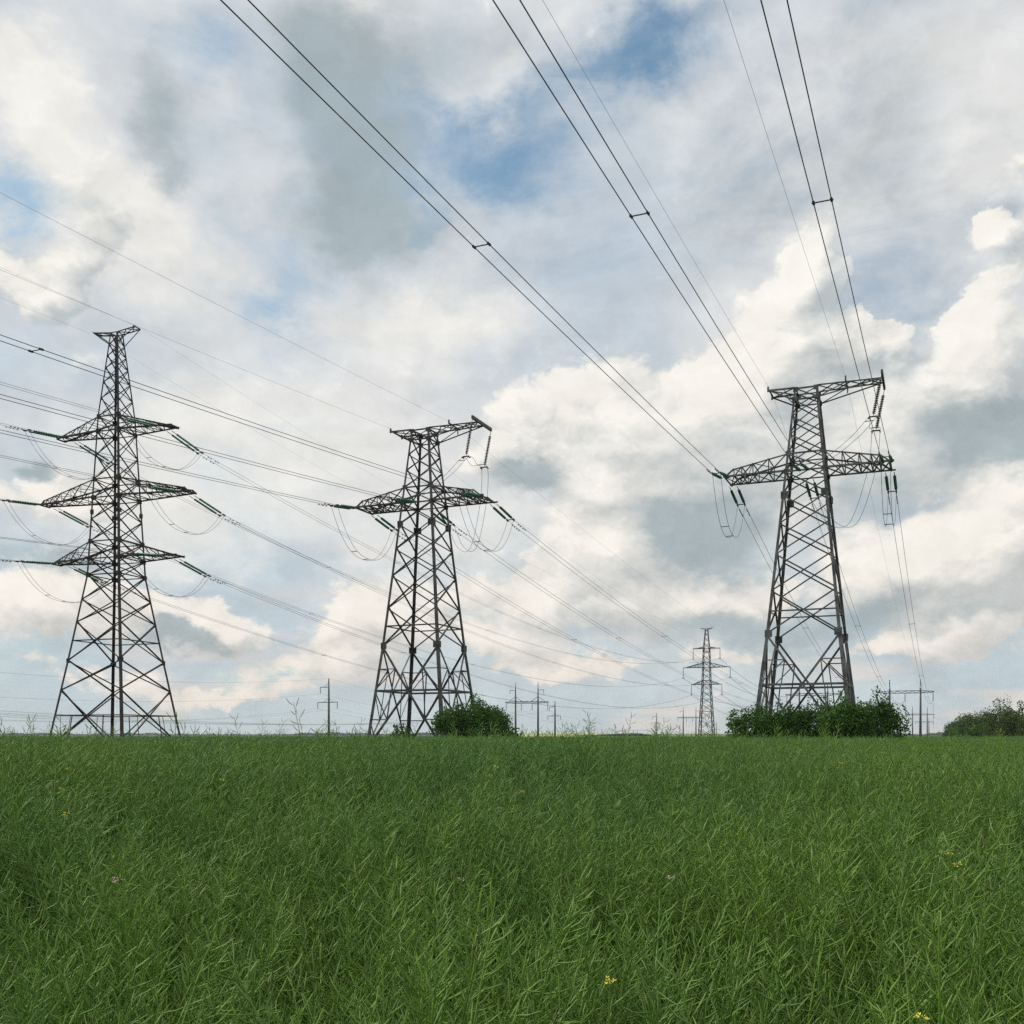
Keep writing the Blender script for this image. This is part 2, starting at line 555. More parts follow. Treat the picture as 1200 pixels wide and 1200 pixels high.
HAZE = 0.0001
scene.cycles.volume_bounces = 0
build_haze()

# ------------------------------------------------------------------ towers
YAW = R(-22.6)


def local_fn(center, yaw):
    c, s = math.cos(yaw), math.sin(yaw)
    return lambda x, y, z: Vector((center[0] + x * c - y * s, center[1] + x * s + y * c, z))


CORN = [(1, -1), (-1, -1), (-1, 1), (1, 1)]
FACES = [(0, 1, (0, -1, 0)), (1, 2, (-1, 0, 0)), (2, 3, (0, 1, 0)), (3, 0, (1, 0, 0))]


def make_width(tab):
    def b(z):
        for (z0, w0), (z1, w1) in zip(tab, tab[1:]):
            if z <= z1:
                return w0 + (w1 - w0) * (z - z0) / (z1 - z0)
        return tab[-1][1]
    return b


def lattice_body(root, b, z0, ztop, breaks, panels, leg_s, brace_s, mat, k_panel=None, rings=(), plates=(), plate_s=0.5):
    def cp(i, z):
        w = b(z) / 2
        return V(CORN[i][0] * w, CORN[i][1] * w, z)
    # legs
    for i in range(4):
        mb = MB()
        zs = [z0] + [z for z in breaks if z0 < z < ztop] + [ztop]
        for k, (a, c) in enumerate(zip(zs, zs[1:])):
            s = leg_s * (1.0 - 0.45 * (a - z0) / (ztop - z0))
            mb.corner(cp(i, a), cp(i, c), s, (-CORN[i][0], 0, 0), (0, -CORN[i][1], 0))
        mb.build('leg', mat, root)
    for (i, j, n) in FACES:
        mb = MB()
        n = Vector(n)
        ins = n * -0.015
        for (a, c) in panels:
            s = brace_s * (1.0 - 0.4 * (a - z0) / (ztop - z0))
            mb.angle(cp(i, a) + ins, cp(j, c) + ins, s, n)
            mb.angle(cp(j, a) + ins * 9, cp(i, c) + ins * 9, s, n)
        for z in rings:
            mb.angle(cp(i, z) + ins * 3, cp(j, z) + ins * 3, brace_s * 0.8, n)
        if k_panel:
            zf, zr, zp = k_panel
            mid = (cp(i, zr) + cp(j, zr)) / 2 + ins
            mb.angle(cp(i, zr) + ins * 2, cp(j, zr) + ins * 2, brace_s * 1.25, n)
            for a, sgn in ((i, 1), (j, -1)):
                mb.angle(cp(a, zp) + ins, mid, brace_s * 1.1, n)
                mb.angle(mid, cp(a, zf) + ins, brace_s * 1.15, n)
                up = lambda z: cp(a, zp).lerp(mid, (zp - z) / (zp - zr))
                dn = lambda z: mid.lerp(cp(a, zf), (zr - z) / (zr - zf))
                s = brace_s * 0.62
                zq = zr + (zp - zr) * 0.48
                ringq = lambda t: cp(a, zr).lerp(mid, t)
                mb.angle(cp(a, zq), up(zq), s, n)
                mb.angle(cp(a, zr), up(zq), s, n)
                mb.angle(up(zq), ringq(0.52), s, n)
                z1 = zf + (zr - zf) * 0.52
                z2 = zf + (zr - zf) * 0.22
                mb.angle(cp(a, z1), dn(z1), s, n)
                mb.angle(cp(a, zr), dn(z1), s, n)
                mb.angle(ringq(0.5), dn(z1), s, n)
                mb.angle(cp(a, z1), dn(z2), s * .9, n)
                mb.angle(cp(a, z2), dn(z2), s * .9, n)
            mb.box(mid - n * 0.02 + n * 0.05, (0.32 if n.x == 0 else .015, 0.32 if n.y == 0 else .015, 0), (0, 0, .28) if False else Vector((0, 0, 1)).cross(n) * 0 + V(0, 0, 0.28), n * 0.015) if False else None
        mb.build('bracing_panel', mat, root)
    # gusset plates
    for z in plates:
        for i in range(4):
            mb = MB()
            c = cp(i, z)
            sx, sy = CORN[i]
            h = plate_s / 2
            mb.box(c + V(-sx * h * 0.7, sy * 0.02, 0), (h, 0, 0), (0, 0.012, 0), (0, 0, h))
            mb.box(c + V(sx * 0.02, -sy * h * 0.7, 0), (0.012, 0, 0), (0, h, 0), (0, 0, h))
            mb.build('gusset_plate', mat, root)
    return cp


def crossarm(root, b, zb, zt, x_end, w_end, sgn, mat, posts, end_h=0.0, x_drop=None, cs=0.13, bs=0.075, tail=0.0):
    """box-truss arm on one side; posts: distances of the uprights"""
    mb = MB()
    hb = b(zb) / 2
    ht = b(zt) / 2
    x_drop = x_drop or x_end

    def low(x, sy):
        t = (x - hb) / (x_end - hb)
        return V(sgn * x, sy * (hb + (w_end / 2 - hb) * t), zb)

    def top(x, sy):
        t = (x - ht) / (x_drop - ht)
        lw = low(x, sy)
        return V(sgn * x, lw.y * (1 - 0.0 * t), zt + (zb + end_h - zt) * t)
    for sy in (-1, 1):
        n = (0, sy, 0)
        mb.corner(low(hb, sy), low(x_end + tail, sy), cs, (0, -sy, 0), (0, 0, 1))
        mb.corner(V(sgn * ht, sy * ht, zt), top(x_drop, sy), cs * 0.8, (0, -sy, 0), (0, 0, -1))
        if end_h > 0:
            mb.angle(top(x_drop, sy), low(x_end, sy), cs * 0.8, n)
        prev = None
        pts = [hb] + list(posts)
        for k, x in enumerate(pts):
            if x <= x_drop:
                if k:
                    mb.angle(low(x, sy), top(x, sy), bs, n)
                    a = pts[k - 1]
                    tp = V(sgn * ht, sy * ht, zt) if k == 1 else top(a, sy)
                    mb.angle(tp, low(x, sy), bs, n)
    # plan bracing, bottom and top
    pts = [hb] + list(posts) + [x_end]
    for k in range(len(pts) - 1):
        s = 1 if k % 2 else -1
        mb.angle(low(pts[k], s), low(pts[k + 1], -s), bs, (0, 0, -1))
        if w_end > 2:
            mb.angle(low(pts[k], -s), low(pts[k + 1], s), bs, (0, 0, -1))
        mb.angle(low(pts[k + 1], -1), low(pts[k + 1], 1), bs, (0, 0, -1))
        if 0 < k and pts[k + 1] <= x_drop:
            mb.angle(top(pts[k], s), top(pts[k + 1], -s), bs * .85, (0, 0, 1))
            mb.angle(top(pts[k], -1), top(pts[k], 1), bs * .85, (0, 0, 1))
    mb.angle(low(x_end, -1), low(x_end, 1), cs, (sgn, 0, 0))
    mb.build('crossarm', mat, root)


def single_tower(center, yaw, label, mat, foot=0.4):
    root = empty("lattice_pylon", (center[0], center[1], 0), yaw)
    tag(root, label, "pylon")
    b = make_width([(0, 7.2), (9.15, 5.05), (26.75, 1.58)])
    breaks = [5.55, 9.15, 12.2, 14.8, 17.0, 19.0, 20.7, 22.0, 24.0, 25.9]
    panels = [(9.15, 12.2), (12.2, 14.8), (14.8, 17.0), (17.0, 19.0), (19.0, 20.7), (20.7, 22.0), (22.0, 23.4), (23.4, 24.7), (24.7, 25.9), (25.9, 26.72)]
    cp = lattice_body(root, b, foot, 26.75, breaks, panels, 0.25, 0.125, mat, k_panel=(0.75, 5.55, 9.15),
                      rings=(10.75, 20.72, 22.0, 25.9, 26.7), plates=(9.15, 19.0), plate_s=0.52)
    # small node plates
    for z in (20.7, 22.0, 25.9, 26.6):
        for i in range(4):
            mb = MB()
            c = cp(i, z)
            sx, sy = CORN[i]
            h = 0.17
            mb.box(c + V(-sx * h * 0.6, sy * 0.02, 0), (h, 0, 0), (0, 0.012, 0), (0, 0, h))
            mb.box(c + V(sx * 0.02, -sy * h * 0.6, 0), (0.012, 0, 0), (0, h, 0), (0, 0, h))
            mb.build('node_plate', mat, root)
    for sgn in (-1, 1):
        crossarm(root, b, 20.7, 22.0, 5.65, 2.8, sgn, mat, [2.5, 3.6, 4.4, 4.95], end_h=0.55, x_drop=4.95, tail=0.25 if sgn > 0 else 0.1)
    # bracket at the peak: short to the left, long to the right
    mb = MB()
    zt = 26.75
    h1 = b(zt) / 2
    h0 = b(25.9) / 2
    for sy in (-1, 1):
        n = (0, sy, 0)
        L = V(-2.55, sy * 0.9, zt)
        mb.angle(V(-h1, sy * h1, zt), L, 0.11, n)
        mb.angle(V(-h0, sy * h0, 25.9), L, 0.09, n)
        mb.angle(V(-1.6, sy * 0.85, zt), V(-h0, sy * h0, 25.9), 0.06, n)
        E = V(5.05, sy * 0.55, zt)
        mb.angle(V(h1, sy * h1, zt), E, 0.11, n)
        mb.angle(V(h0, sy * h0, 25.9), E, 0.10, n)
        M_ = V(2.7, sy * 0.69, zt)
        mb.angle(M_, V(2.7, sy * 0.66, 26.34), 0.07, n)
        mb.angle(V(h0, sy * h0, 25.9), M_, 0.07, n)
    mb.angle(V(-2.55, -0.95, zt), V(-2.55, 0.95, zt), 0.12, (-1, 0, 0))
    for (xa, xb) in ((-2.5, -0.8), (0.8, 1.9), (1.9, 3.0), (3.0, 4.1), (4.1, 5.0)):
        wa = 0.8 if xa < 1 else 0.8 - 0.06 * (xa - 0.8)
        wb = 0.8 if xb < 1 else 0.8 - 0.06 * (xb - 0.8)
        mb.angle(V(xa, -wa, zt), V(xb, wb, zt), 0.06, (0, 0, 1))
        mb.angle(V(xa, wa, zt), V(xb, -wb, zt), 0.06, (0, 0, 1))
    mb.build('peak_bracket', mat, root)
    mb = MB()
    mb.box(V(5.12, 0, zt + 0.02), (0.07, 0, 0), (0, 1.85, 0), (0, 0, 0.13))
    mb.build('hanger_beam', RUSTY, root)
    mb = MB()
    mb.box(V(2.7, 0, zt + 0.06), (0.04, 0, 0), (0, 1.05, 0), (0, 0, 0.05))
    mb.box(V(2.7, -1.0, zt + 0.16), (0.05, 0, 0), (0, 0.05, 0), (0, 0, 0.16))
    mb.build('earth_wire_holder', mat, root)
    for sy in (-1, 1):
        mb = MB()
        mb.box(V(-2.6, sy * 0.95, zt + 0.06), (0.06, 0, 0), (0, 0.06, 0), (0, 0, 0.18))
        mb.build('earth_wire_clamp', mat, root)
    return root


def double_tower(center, yaw, label, mat, dims, susp=False):
    root = empty("lattice_pylon", (center[0], center[1], 0), yaw)
    tag(root, label, "pylon")
    b = make_width(dims['w'])
    cp = lattice_body(root, b, 0.4, dims['top'], dims['breaks'], dims['panels'], dims['leg'], dims['brace'], mat,
                      rings=dims['rings'], plates=dims['plates'], plate_s=dims.get('ps', 0.45))
    if not susp:
        for (i, j, n) in FACES:        # hangers under the lowest ring
            mb = MB()
            for t in (0.27, 0.73):
                mb = MB()
                p = cp(i, 3.9).lerp(cp(j, 3.9), t)
                q = cp(i, 0.5).lerp(cp(j, 0.5), t)
                mb.angle(p, q, 0.07, n)
                mb.build('hanger_bar', mat, root)
    for (zb, zt, xe, we, posts, eh, xd) in dims['arms']:
        for sgn in (-1, 1):
            crossarm(root, b, zb, zt, xe, we, sgn, mat, posts, end_h=eh, x_drop=xd, cs=dims.get('cs', 0.15), bs=dims.get('bs', 0.085))
    mb = MB()
    zt, zl, xe = dims['peak']
    h1, h0 = b(zt) / 2, b(zl) / 2
    for sgn in (-1, 1):
        for sy in (-1, 1):
            E = V(sgn * xe, sy * 0.42, zt + 0.25)
            mb.angle(V(sgn * h1, sy * h1, zt), E, 0.11, (0, sy, 0))
            mb.angle(V(sgn * h0, sy * h0, zl), E, 0.09, (0, sy, 0))
            mb.angle(V(sgn * h1, sy * h1, zt), V(sgn * xe * .62, -sy * 0.45, zt + .14), 0.06, (0, 0, 1))
            mb.angle(V(sgn * xe * .62, sy * 0.45, zt + .14), V(sgn * xe, -sy * 0.42, zt + .25), 0.06, (0, 0, 1))
        mb.angle(V(sgn * xe, -0.5, zt + 0.27), V(sgn * xe, 0.5, zt + 0.27), 0.14, (sgn, 0, 0))
    for s in (-1, 1):
        mb.angle(V(-h1, s * h1, zt), V(h1, s * h1, zt), 0.1, (0, s, 0))
        mb.angle(V(s * h1, -h1, zt), V(s * h1, h1, zt), 0.1, (s, 0, 0))
    mb.build('peak_bracket', mat, root)
    return root


ANCHOR = dict(
    w=[(0, 9.1), (9.15, 6.3), (17.5, 3.85), (32.9, 2.48), (41.2, 0.85)], top=41.2,
    breaks=[6.3, 9.15, 12.9, 15.1, 17.5, 20.75, 25, 29, 32.9, 36.5],
    panels=[(0.7, 6.3), (6.3, 9.15), (9.15, 12.9), (12.9, 15.1), (15.1, 17.5), (17.5, 19.06), (19.06, 20.75), (20.75, 22.9), (22.9, 25.0),
            (25.0, 26.8), (26.8, 29.1), (29.1, 31.45), (31.45, 32.9), (32.9, 34.7), (34.7, 36.3), (36.3, 37.7), (37.7, 38.9), (38.9, 40.0), (40.0, 41.1)],
    rings=(3.9, 11.1, 17.5, 19.06, 20.75, 25.0, 26.8, 31.45, 32.9), plates=(9.15, 17.5, 19.06, 20.75, 23.6, 25.0, 26.8, 31.45, 32.9), ps=0.42, leg=0.23, brace=0.125,
    arms=[(31.45, 32.9, 6.9, 1.1, [2.7, 3.9, 5.0, 6.0], 0.0, None),
          (25.0, 26.8, 8.85, 1.2, [3.1, 4.5, 5.8, 6.9, 7.7, 8.3], 0.45, 8.3),
          (19.06, 20.75, 7.5, 1.2, [3.3, 4.6, 5.7, 6.6], 0.0, None)],
    peak=(41.2, 40.1, 2.45), cs=0.15, bs=0.062)
SUSP = dict(
    w=[(0, 5.4), (19.7, 3.1), (32.4, 2.3), (39.4, 1.0)], top=39.4,
    breaks=[10, 19.7, 32.4],
    panels=[(0.7, 4.2), (4.2, 7.4), (7.4, 10.3), (10.3, 12.9), (12.9, 15.2), (15.2, 17.4), (17.4, 19.7), (19.7, 21.7), (21.7, 23.7), (23.7, 25.7), (25.7, 28.0),
            (28.0, 30.2), (30.2, 32.4), (32.4, 34.5), (34.5, 36.5), (36.5, 38.2), (38.2, 39.3)],
    rings=(10.3, 19.7, 21.2, 25.7, 27.6, 32.4, 31.2), plates=(19.7, 25.7, 32.4), ps=0.4, leg=0.30, brace=0.15,
    arms=[(32.4, 33.0, 4.75, 0.4, [2.4, 3.6], 0.0, None), (25.7, 27.5, 8.3, 0.4, [3.0, 4.6, 6.2], 0.0, None), (19.7, 21.2, 5.4, 0.4, [2.8, 4.0], 0.0, None)],
    peak=(39.4, 39.0, 2.1), cs=0.20, bs=0.13)

MIDC, RIGHTC, LEFTC, FARC = (-7.12, 83.3), (21.13, 73.3), (-38.6, 100.0), (68.6, 361.0)
LYAW = R(-19.5)
left_tower = double_tower(LEFTC, LYAW, "leftmost and tallest near pylon with three pairs of crossarms, dark lattice steel", STEEL_DARK, ANCHOR)
mid_tower = single_tower(MIDC, YAW, "middle near pylon with one wide crossarm, standing beside the single round bush", STEEL_MID)
right_tower = single_tower(RIGHTC, YAW, "right near pylon with one wide crossarm, rising out of the long dark hedge", STEEL)
far_tower = double_tower(FARC, R(-21.0), "small far pylon with three pairs of crossarms, left of the long hedge", STEEL, SUSP, susp=True)

LM, LR, LL, LF = local_fn(MIDC, YAW), local_fn(RIGHTC, YAW), local_fn(LEFTC, LYAW), local_fn(FARC, R(-21.0))


# ------------------------------------------------------------------ insulators, jumpers, conductors
def disc_string(mb, p0, p1, n, r):
    prof = [(0.0, 0.02)]
    for k in range(n):
        a = 0.04 + 0.92 * k / n
        st = 0.92 / n
        prof += [(a + st * .10, 0.035), (a + st * .30, r * .72), (a + st * .55, r), (a + st * .70, r * .96), (a + st * .82, 0.04)]
    prof += [(1.0, 0.02)]
    mb.lathe(p0, p1, prof, 10)


def dead_end(a, d, drop, label, group, lat, length=3.35, seplat=0.28):
    """double tension string from a along plan direction d; returns the two wire starts"""
    d = Vector((d[0], d[1], 0)).normalized()
    u = (d + V(0, 0, -drop)).normalized()
    lat = Vector(lat).normalized()
    root = empty("insulator_pair", a)
    tag(root, label, "insulator", group)
    root_inv = Vector(a)
    ends = []
    for s in (-1, 1):
        o0 = lat * (s * seplat)
        p0, p1 = o0 + u * 0.55, o0 + u * (length - 0.3)
        mb = MB()
        mb.tube([o0, p0], 0.03, 6)
        mb.build('link_rod', FITTING, root)
        mb = MB()
        mb.tube([p1, o0 + u * length], 0.03, 6)
        mb.box(o0 + u * (length + 0.05), u * 0.16, lat * 0.05, V(0, 0, 0.07))
        mb.build('link_rod', FITTING, root)
        mb = MB()
        disc_string(mb, p0, p1, 17, 0.112)
        mb.build('insulator_string', GLASS_GREEN, root, smooth=True)
        ends.append(Vector(a) + lat * (s * 0.28) + u * (length + 0.1))
    mb = MB()
    mb.box(u * length, lat * (seplat + 0.06), u * 0.05, u.cross(lat) * 0.02)
    mb.build('yoke_plate', FITTING, root)
    return ends, u


def bundle(name, starts, fn, ts, label, group, r, mat=CABLE, spacer_ts=(), cat="wire", dampers=()):
    """twin conductor: fn(t) gives the offset from the start point"""
    o = Vector((starts[0] + starts[-1]) / 2) if len(starts) > 1 else Vector(starts[0])
    root = empty(name, o)
    tag(root, label, cat, group)
    for s in starts:
        mb = MB()
        mb.tube([s - o + fn(t) for t in ts], r, 5)
        mb.build('wire', mat, root, smooth=True)
    if len(starts) > 1:
        for t in spacer_ts:
            a, c = starts[0] - o + fn(t), starts[1] - o + fn(t)
            mb = MB()
            ax = (c - a).normalized()
            mb.tube([a - ax * .06, c + ax * .06], 0.022, 6)
            d = (fn(t + .1) - fn(t)).normalized()
            for q in (a, c):
                mb.tube([q - d * .10, q + d * .10], 0.045, 6)
            mb.build('spacer', FITTING, root)
    for t in dampers:
        for s in starts:
            q = s - o + fn(t)
            d = (fn(t + .1) - fn(t)).normalized()
            mb = MB()
            mb.tube([q - V(0, 0, .09) - d * .22, q - V(0, 0, .09) + d * .22], 0.012, 5)
            for e in (-1, 1):
                mb.tube([q - V(0, 0, .09) + d * (e * .17), q - V(0, 0, .09) + d * (e * .29)], 0.045, 6)
            mb.build('damper', FITTING, root)
    return root


def near_fn(d, slope, k):
    return lambda t: V(d[0] * t, d[1] * t, -slope * t + k * t * t)


def span_fn(a, c, sag):
    """parabola from a to c (offset from a)"""
    def f(t):
        v = (c - a) * t
        return v + V(0, 0, -4 * sag * t * (1 - t))
    return f


def smooth_path(pts, n=8):
    pts = [Vector(p) for p in pts]
    res = []
    for i in range(len(pts) - 1):
        p0 = pts[max(i - 1, 0)]
        p1, p2 = pts[i], pts[i + 1]
        p3 = pts[min(i + 2, len(pts) - 1)]
        for k in range(n):
            t = k / n
            res.append(0.5 * ((2 * p1) + (p2 - p0) * t + (2 * p0 - 5 * p1 + 4 * p2 - p3) * t * t + (3 * p1 - p0 - 3 * p2 + p3) * t ** 3))
    res.append(pts[-1])
    return res


def jumper(sa, sb, dip, label, group, via=None):
    """loop under the arm between the two dead ends; sa, sb are pairs of points"""
    o = (sa[0] + sa[1]) / 2
    root = empty("jumper_loop", o)
    tag(root, label, "wire", group)
    paths = []
    for k in range(2):
        a, c = sa[k] - o, sb[k] - o
        if via is None:
            mid = (a + c) / 2
            pts = []
            n = 16
            for q in range(n + 1):
                t = q / n
                e = 1 - abs(2 * t - 1) ** 2.4
                pts.append(a.lerp(c, t) + V(0, 0, -dip * e))
        else:
            pts = smooth_path([a] + [Vector(v_) - o + (sa[k] - sa[1 - k]) * 0.5 for v_ in via] + [c], 10)
        paths.append(pts)
        mb = MB()
        mb.tube(pts, 0.016, 5)
        mb.build('wire', CABLE, root, smooth=True)
    for f in (0.3, 0.5):
        i = int(len(paths[0]) * f)
        mb = MB()
        mb.tube([paths[0][i], paths[1][i]], 0.03, 5)
        mb.build('spacer', FITTING, root)
    return root


def dirn(d):
    return Vector((d[0], d[1], 0)).normalized()


NEAR = V(-math.sin(-YAW), -math.cos(YAW), 0)     # towards the camera, along the lines
FARD = -NEAR


def portal_line_end(pt):
    return Vector(pt)


# --- far portals (concrete, H shaped)
def portal(center, yaw, label, arm_z, top_z, half=4.0, arm_half=8.0, strings=(-7.6, 0.0, 7.6), diag=False, thick=1.0, group=None, hang=2.6, side_arm=None):
    root = empty("concrete_portal", (center[0], center[1], 0), yaw)
    tag(root, label, "power pole", group)
    for s in (-1, 1):
        mb = MB()
        mb.tube([V(s * half, 0, 0), V(s * half, 0, arm_z + 1.0)], 0.36 * thick, 10, 0.24 * thick)
        mb.build('pole', CONCRETE, root, smooth=True)
        mb = MB()
        z0 = arm_z + 1.0
        for q in ((-.16, -.16), (.16, -.16), (.16, .16), (-.16, .16)):
            mb.tube([V(s * half + q[0] * thick, q[1] * thick, z0 - .4), V(s * half, 0, top_z)], 0.06 * thick, 4)
        for z in (z0 + .7, z0 + 1.5, z0 + 2.2):
            if z < top_z:
                mb.box(V(s * half, 0, z), (.16 * thick, 0, 0), (0, .16 * thick, 0), (0, 0, .05))
        mb.build('earth_wire_peak', STEEL, root)
        if side_arm:
            zz, ln = side_arm
            mb = MB()
            mb.tube([V(s * half, 0, zz), V(s * (half + ln), 0, zz + .1)], 0.09 * thick, 5)
            mb.tube([V(s * (half + ln), 0, zz + .1), V(s * (half + ln), 0, zz - 1.1)], 0.08 * thick, 5)
            mb.build('side_arm', STEEL, root)
    mb = MB()
    h = 0.32
    for sy in (-1, 1):
        for sz in (-1, 1):
            mb.tube([V(-arm_half, sy * .3, arm_z + sz * h * .3), V(-half, sy * .45, arm_z + sz * h), V(half, sy * .45, arm_z + sz * h), V(arm_half, sy * .3, arm_z + sz * h * .3)], 0.075 * thick, 5)
    nseg = 16
    for k in range(nseg):
        xa, xb = -arm_half + 2 * arm_half * k / nseg, -arm_half + 2 * arm_half * (k + 1) / nseg
        e = 1 if k % 2 else -1
        for sy in (-1, 1):
            mb.tube([V(xa, sy * .4, arm_z - e * h * .8), V(xb, sy * .4, arm_z + e * h * .8)], 0.045 * thick, 4)
    mb.build('crossbeam', STEEL_MID, root)
    if diag:
        mb = MB()
        for s in (-1, 1):
            for e in (-1, 1):
                mb.tube([V(s * half, 0, arm_z + 1.9), V(s * half + e * 2.6, 0, arm_z + 0.2)], 0.07 * thick, 5)
        mb.build('diagonal_brace', STEEL_MID, root)
    c, s_ = math.cos(yaw), math.sin(yaw)
    pts = []
    for x in strings:
        mb = MB()
        disc_string(mb, V(x, 0, arm_z - 0.2), V(x, 0, arm_z - 0.2 - hang), 12, 0.16 * thick)
        mb.build('insulator_string', GLASS_GREY, root)
        pts.append(V(center[0] + x * c, center[1] + x * s_, arm_z - 0.2 - hang))
    return root, pts


def single_pole(center, yaw, label, top, group=None, thick=1.0):
    root = empty("concrete_pole", (center[0], center[1], 0), yaw)
    tag(root, label, "power pole", group)
    mb = MB()
    mb.tube([V(0, 0, 0), V(0, 0, top - 3.0)], 0.34 * thick, 10, 0.24 * thick)
    mb.build('pole', CONCRETE, root, smooth=True)
    mb = MB()
    mb.tube([V(0, 0, top - 3.1), V(0, 0, top)], 0.20 * thick, 6, 0.14 * thick)
    mb.build('earth_wire_peak', STEEL, root)
    pts = []
    c, s_ = math.cos(yaw), math.sin(yaw)
    for (x, z) in ((-2.6, top - 2.3), (-3.4, top - 6.3), (2.6, top - 6.3)):
        mb = MB()
        mb.tube([V(0, 0, z), V(x, 0, z)], 0.10 * thick, 5)
        mb.tube([V(0, 0, z + 1.1), V(x * .55, 0, z)], 0.05 * thick, 5)
        mb.build('arm', STEEL, root)
        mb = MB()
        disc_string(mb, V(x, 0, z), V(x, 0, z - 1.7), 8, 0.15 * thick)
        mb.build('insulator_string', GLASS_GREY, root)
        pts.append(V(center[0] + x * c, center[1] + x * s_, z - 1.7))
    pts.append(V(center[0], center[1], top))
    return root, pts


PY = R(-22.0)
port_R, ptR = portal((109.0, 284.0), PY, arm_half=7.5, strings=(-7.2, 0.0, 7.2), label="concrete portal pole with wide beam, standing just right of the long hedge", arm_z=13.9, top_z=17.4, thick=1.0)
port_R2, ptR2 = portal((239.0, 600.0), PY, "smaller concrete portal seen beyond the first one right of the hedge", 13.9, 18.5, thick=1.15)
port_R3, ptR3 = portal((380.0, 944.0), PY, "tiny farthest concrete portal on the horizon right of the hedge", 13.9, 18.5, thick=1.3)
port_M, ptM = portal((88.6, 301.0), PY, "concrete portal glimpsed through the legs of the right near pylon", 13.9, 17.4, thick=0.9)
port_S, ptS = portal((4.9, 340.0), PY, "concrete portal with braced beam, right of the middle near pylon's bush", 12.8, 19.6, strings=(-7.4, -1.9, 1.9, 7.4), diag=True, side_arm=(16.8, 2.0), thick=1.05, arm_half=7.6)
port_S2, ptS2 = portal((111.0, 640.0), PY, "small distant concrete portal left of the far pylon", 12.8, 19.6, strings=(-7.4, -1.9, 1.9, 7.4), side_arm=(16.8, 2.0), thick=1.2, arm_half=7.6)
po1, pp1 = single_pole((-48.3, 270.0), PY, "single concrete pole standing alone between leftmost and middle near pylons", 16.9)
po2, pp2 = single_pole((18.9, 450.0), PY, "single concrete pole right of the braced portal, with short lower arms", 16.6, thick=1.25)
po3, pp3 = single_pole((89.0, 630.0), PY, "tiny single pole with stub arms behind tall stalks, left of far pylon", 15.5, thick=1.1)
po4, pp4 = single_pole((162.0, 812.0), PY, "tiny thin pole just right of the far pylon's legs", 12.5, thick=1.0)


# --- the two single-circuit pylons
def string_single(T, who, near_d, slope, k, r, ts_len, spacer, portal_pts, sag_far, near_drop=0.13, far_drop=0.19, right=True):
    lat = (math.cos(YAW), math.sin(YAW), 0)
    arms = [("left end", -5.5), ("body", 0.0), ("right end", 5.5)]
    grp_i = "insulator pairs on " + who
    for idx, (nm, x) in enumerate(arms):
        place = ("at the left end of" if idx == 0 else "at the middle of" if idx == 1 else "at the right end of")
        a = T(x, -1.42, 20.62)
        c = T(x, 1.42, 20.62)
        dn = NEAR if near_d is None else near_d
        en, _ = dead_end(a, dn, near_drop, "green insulators %s %s's crossarm, facing the viewer" % (place, who), grp_i, lat)
        fd = (portal_pts[idx] - c)
        ef, _ = dead_end(c, fd, far_drop, "green insulators %s %s's crossarm, sloping away" % (place, who), grp_i, lat)
        # near span, passing over or beside the camera
        n = 40
        bundle("conductor_bundle", en, near_fn(dn, slope[idx], k), [ts_len * q / n for q in range(n + 1)],
               "twin cable from %s %s's crossarm, out overhead" % (place.replace("at ", ""), who), "cables of " + who, r, spacer_ts=spacer[idx], dampers=(0.9, 1.5))
        # far span
        tgt = portal_pts[idx]
        mid = (ef[0] + ef[1]) / 2
        bundle("conductor_bundle", ef, span_fn(mid, tgt, sag_far), [q / 40 for q in range(41)],
               "twin cable from %s %s's crossarm to the horizon" % (place.replace("at ", ""), who), "cables of " + who, r * 0.95, spacer_ts=(0.2, 0.4, 0.6, 0.8), dampers=(0.005, 0.009))
        if idx != 1:
            jumper(en, ef, 3.4, "slack twin loop under %s %s's crossarm" % (place.replace("at ", ""), who), "jumper loops of " + who)
        else:
            h1, h2 = T(4.55, -1.75, 23.72), T(4.55, 1.75, 23.72)
            via = [T(1.6, -3.4, 20.75), T(3.4, -2.5, 22.3), h1, T(4.5, 0, 23.52), h2, T(4.2, 2.3, 21.0), T(2.9, 3.2, 17.6), T(1.3, 4.1, 17.9)]
            jumper(en, ef, 0, "twin loop carried round the %s's body by the hanging strings" % who, "jumper loops of " + who, via)
    # strings hanging from the beam on the peak bracket
    for sy, nm in ((-1, "near"), (1, "far")):
        a = T(5.12, sy * 1.78, 26.65)
        e = T(4.55, sy * 1.75, 23.78)
        root = empty("hanging_insulator", a)
        tag(root, "slanting string of discs under the %s end of %s's top beam" % (nm, who), "insulator", "hanging strings of " + who)
        d = e - a
        mb = MB()
        mb.tube([V(0, 0, 0), d * 0.12], 0.025, 5)
        mb.build('link_rod', FITTING, root)
        mb = MB()
        disc_string(mb, d * 0.10, d * 0.97, 19, 0.13)
        mb.build('insulator_string', GLASS_GREY, root, smooth=True)
        mb = MB()
        lx = Vector(lat)
        mb.box(d, lx * 0.27, lx.cross(V(0, 0, 1)) * 0.05, V(0, 0, 0.04))
        for s in (-1, 1):
            mb.tube([d + lx * (s * .27) - lx.cross(V(0, 0, 1)) * .2 + V(0, 0, -.08), d + lx * (s * .27) + lx.cross(V(0, 0, 1)) * .2 + V(0, 0, -.08)], 0.05, 6)
        mb.build('yoke_plate', FITTING, root)


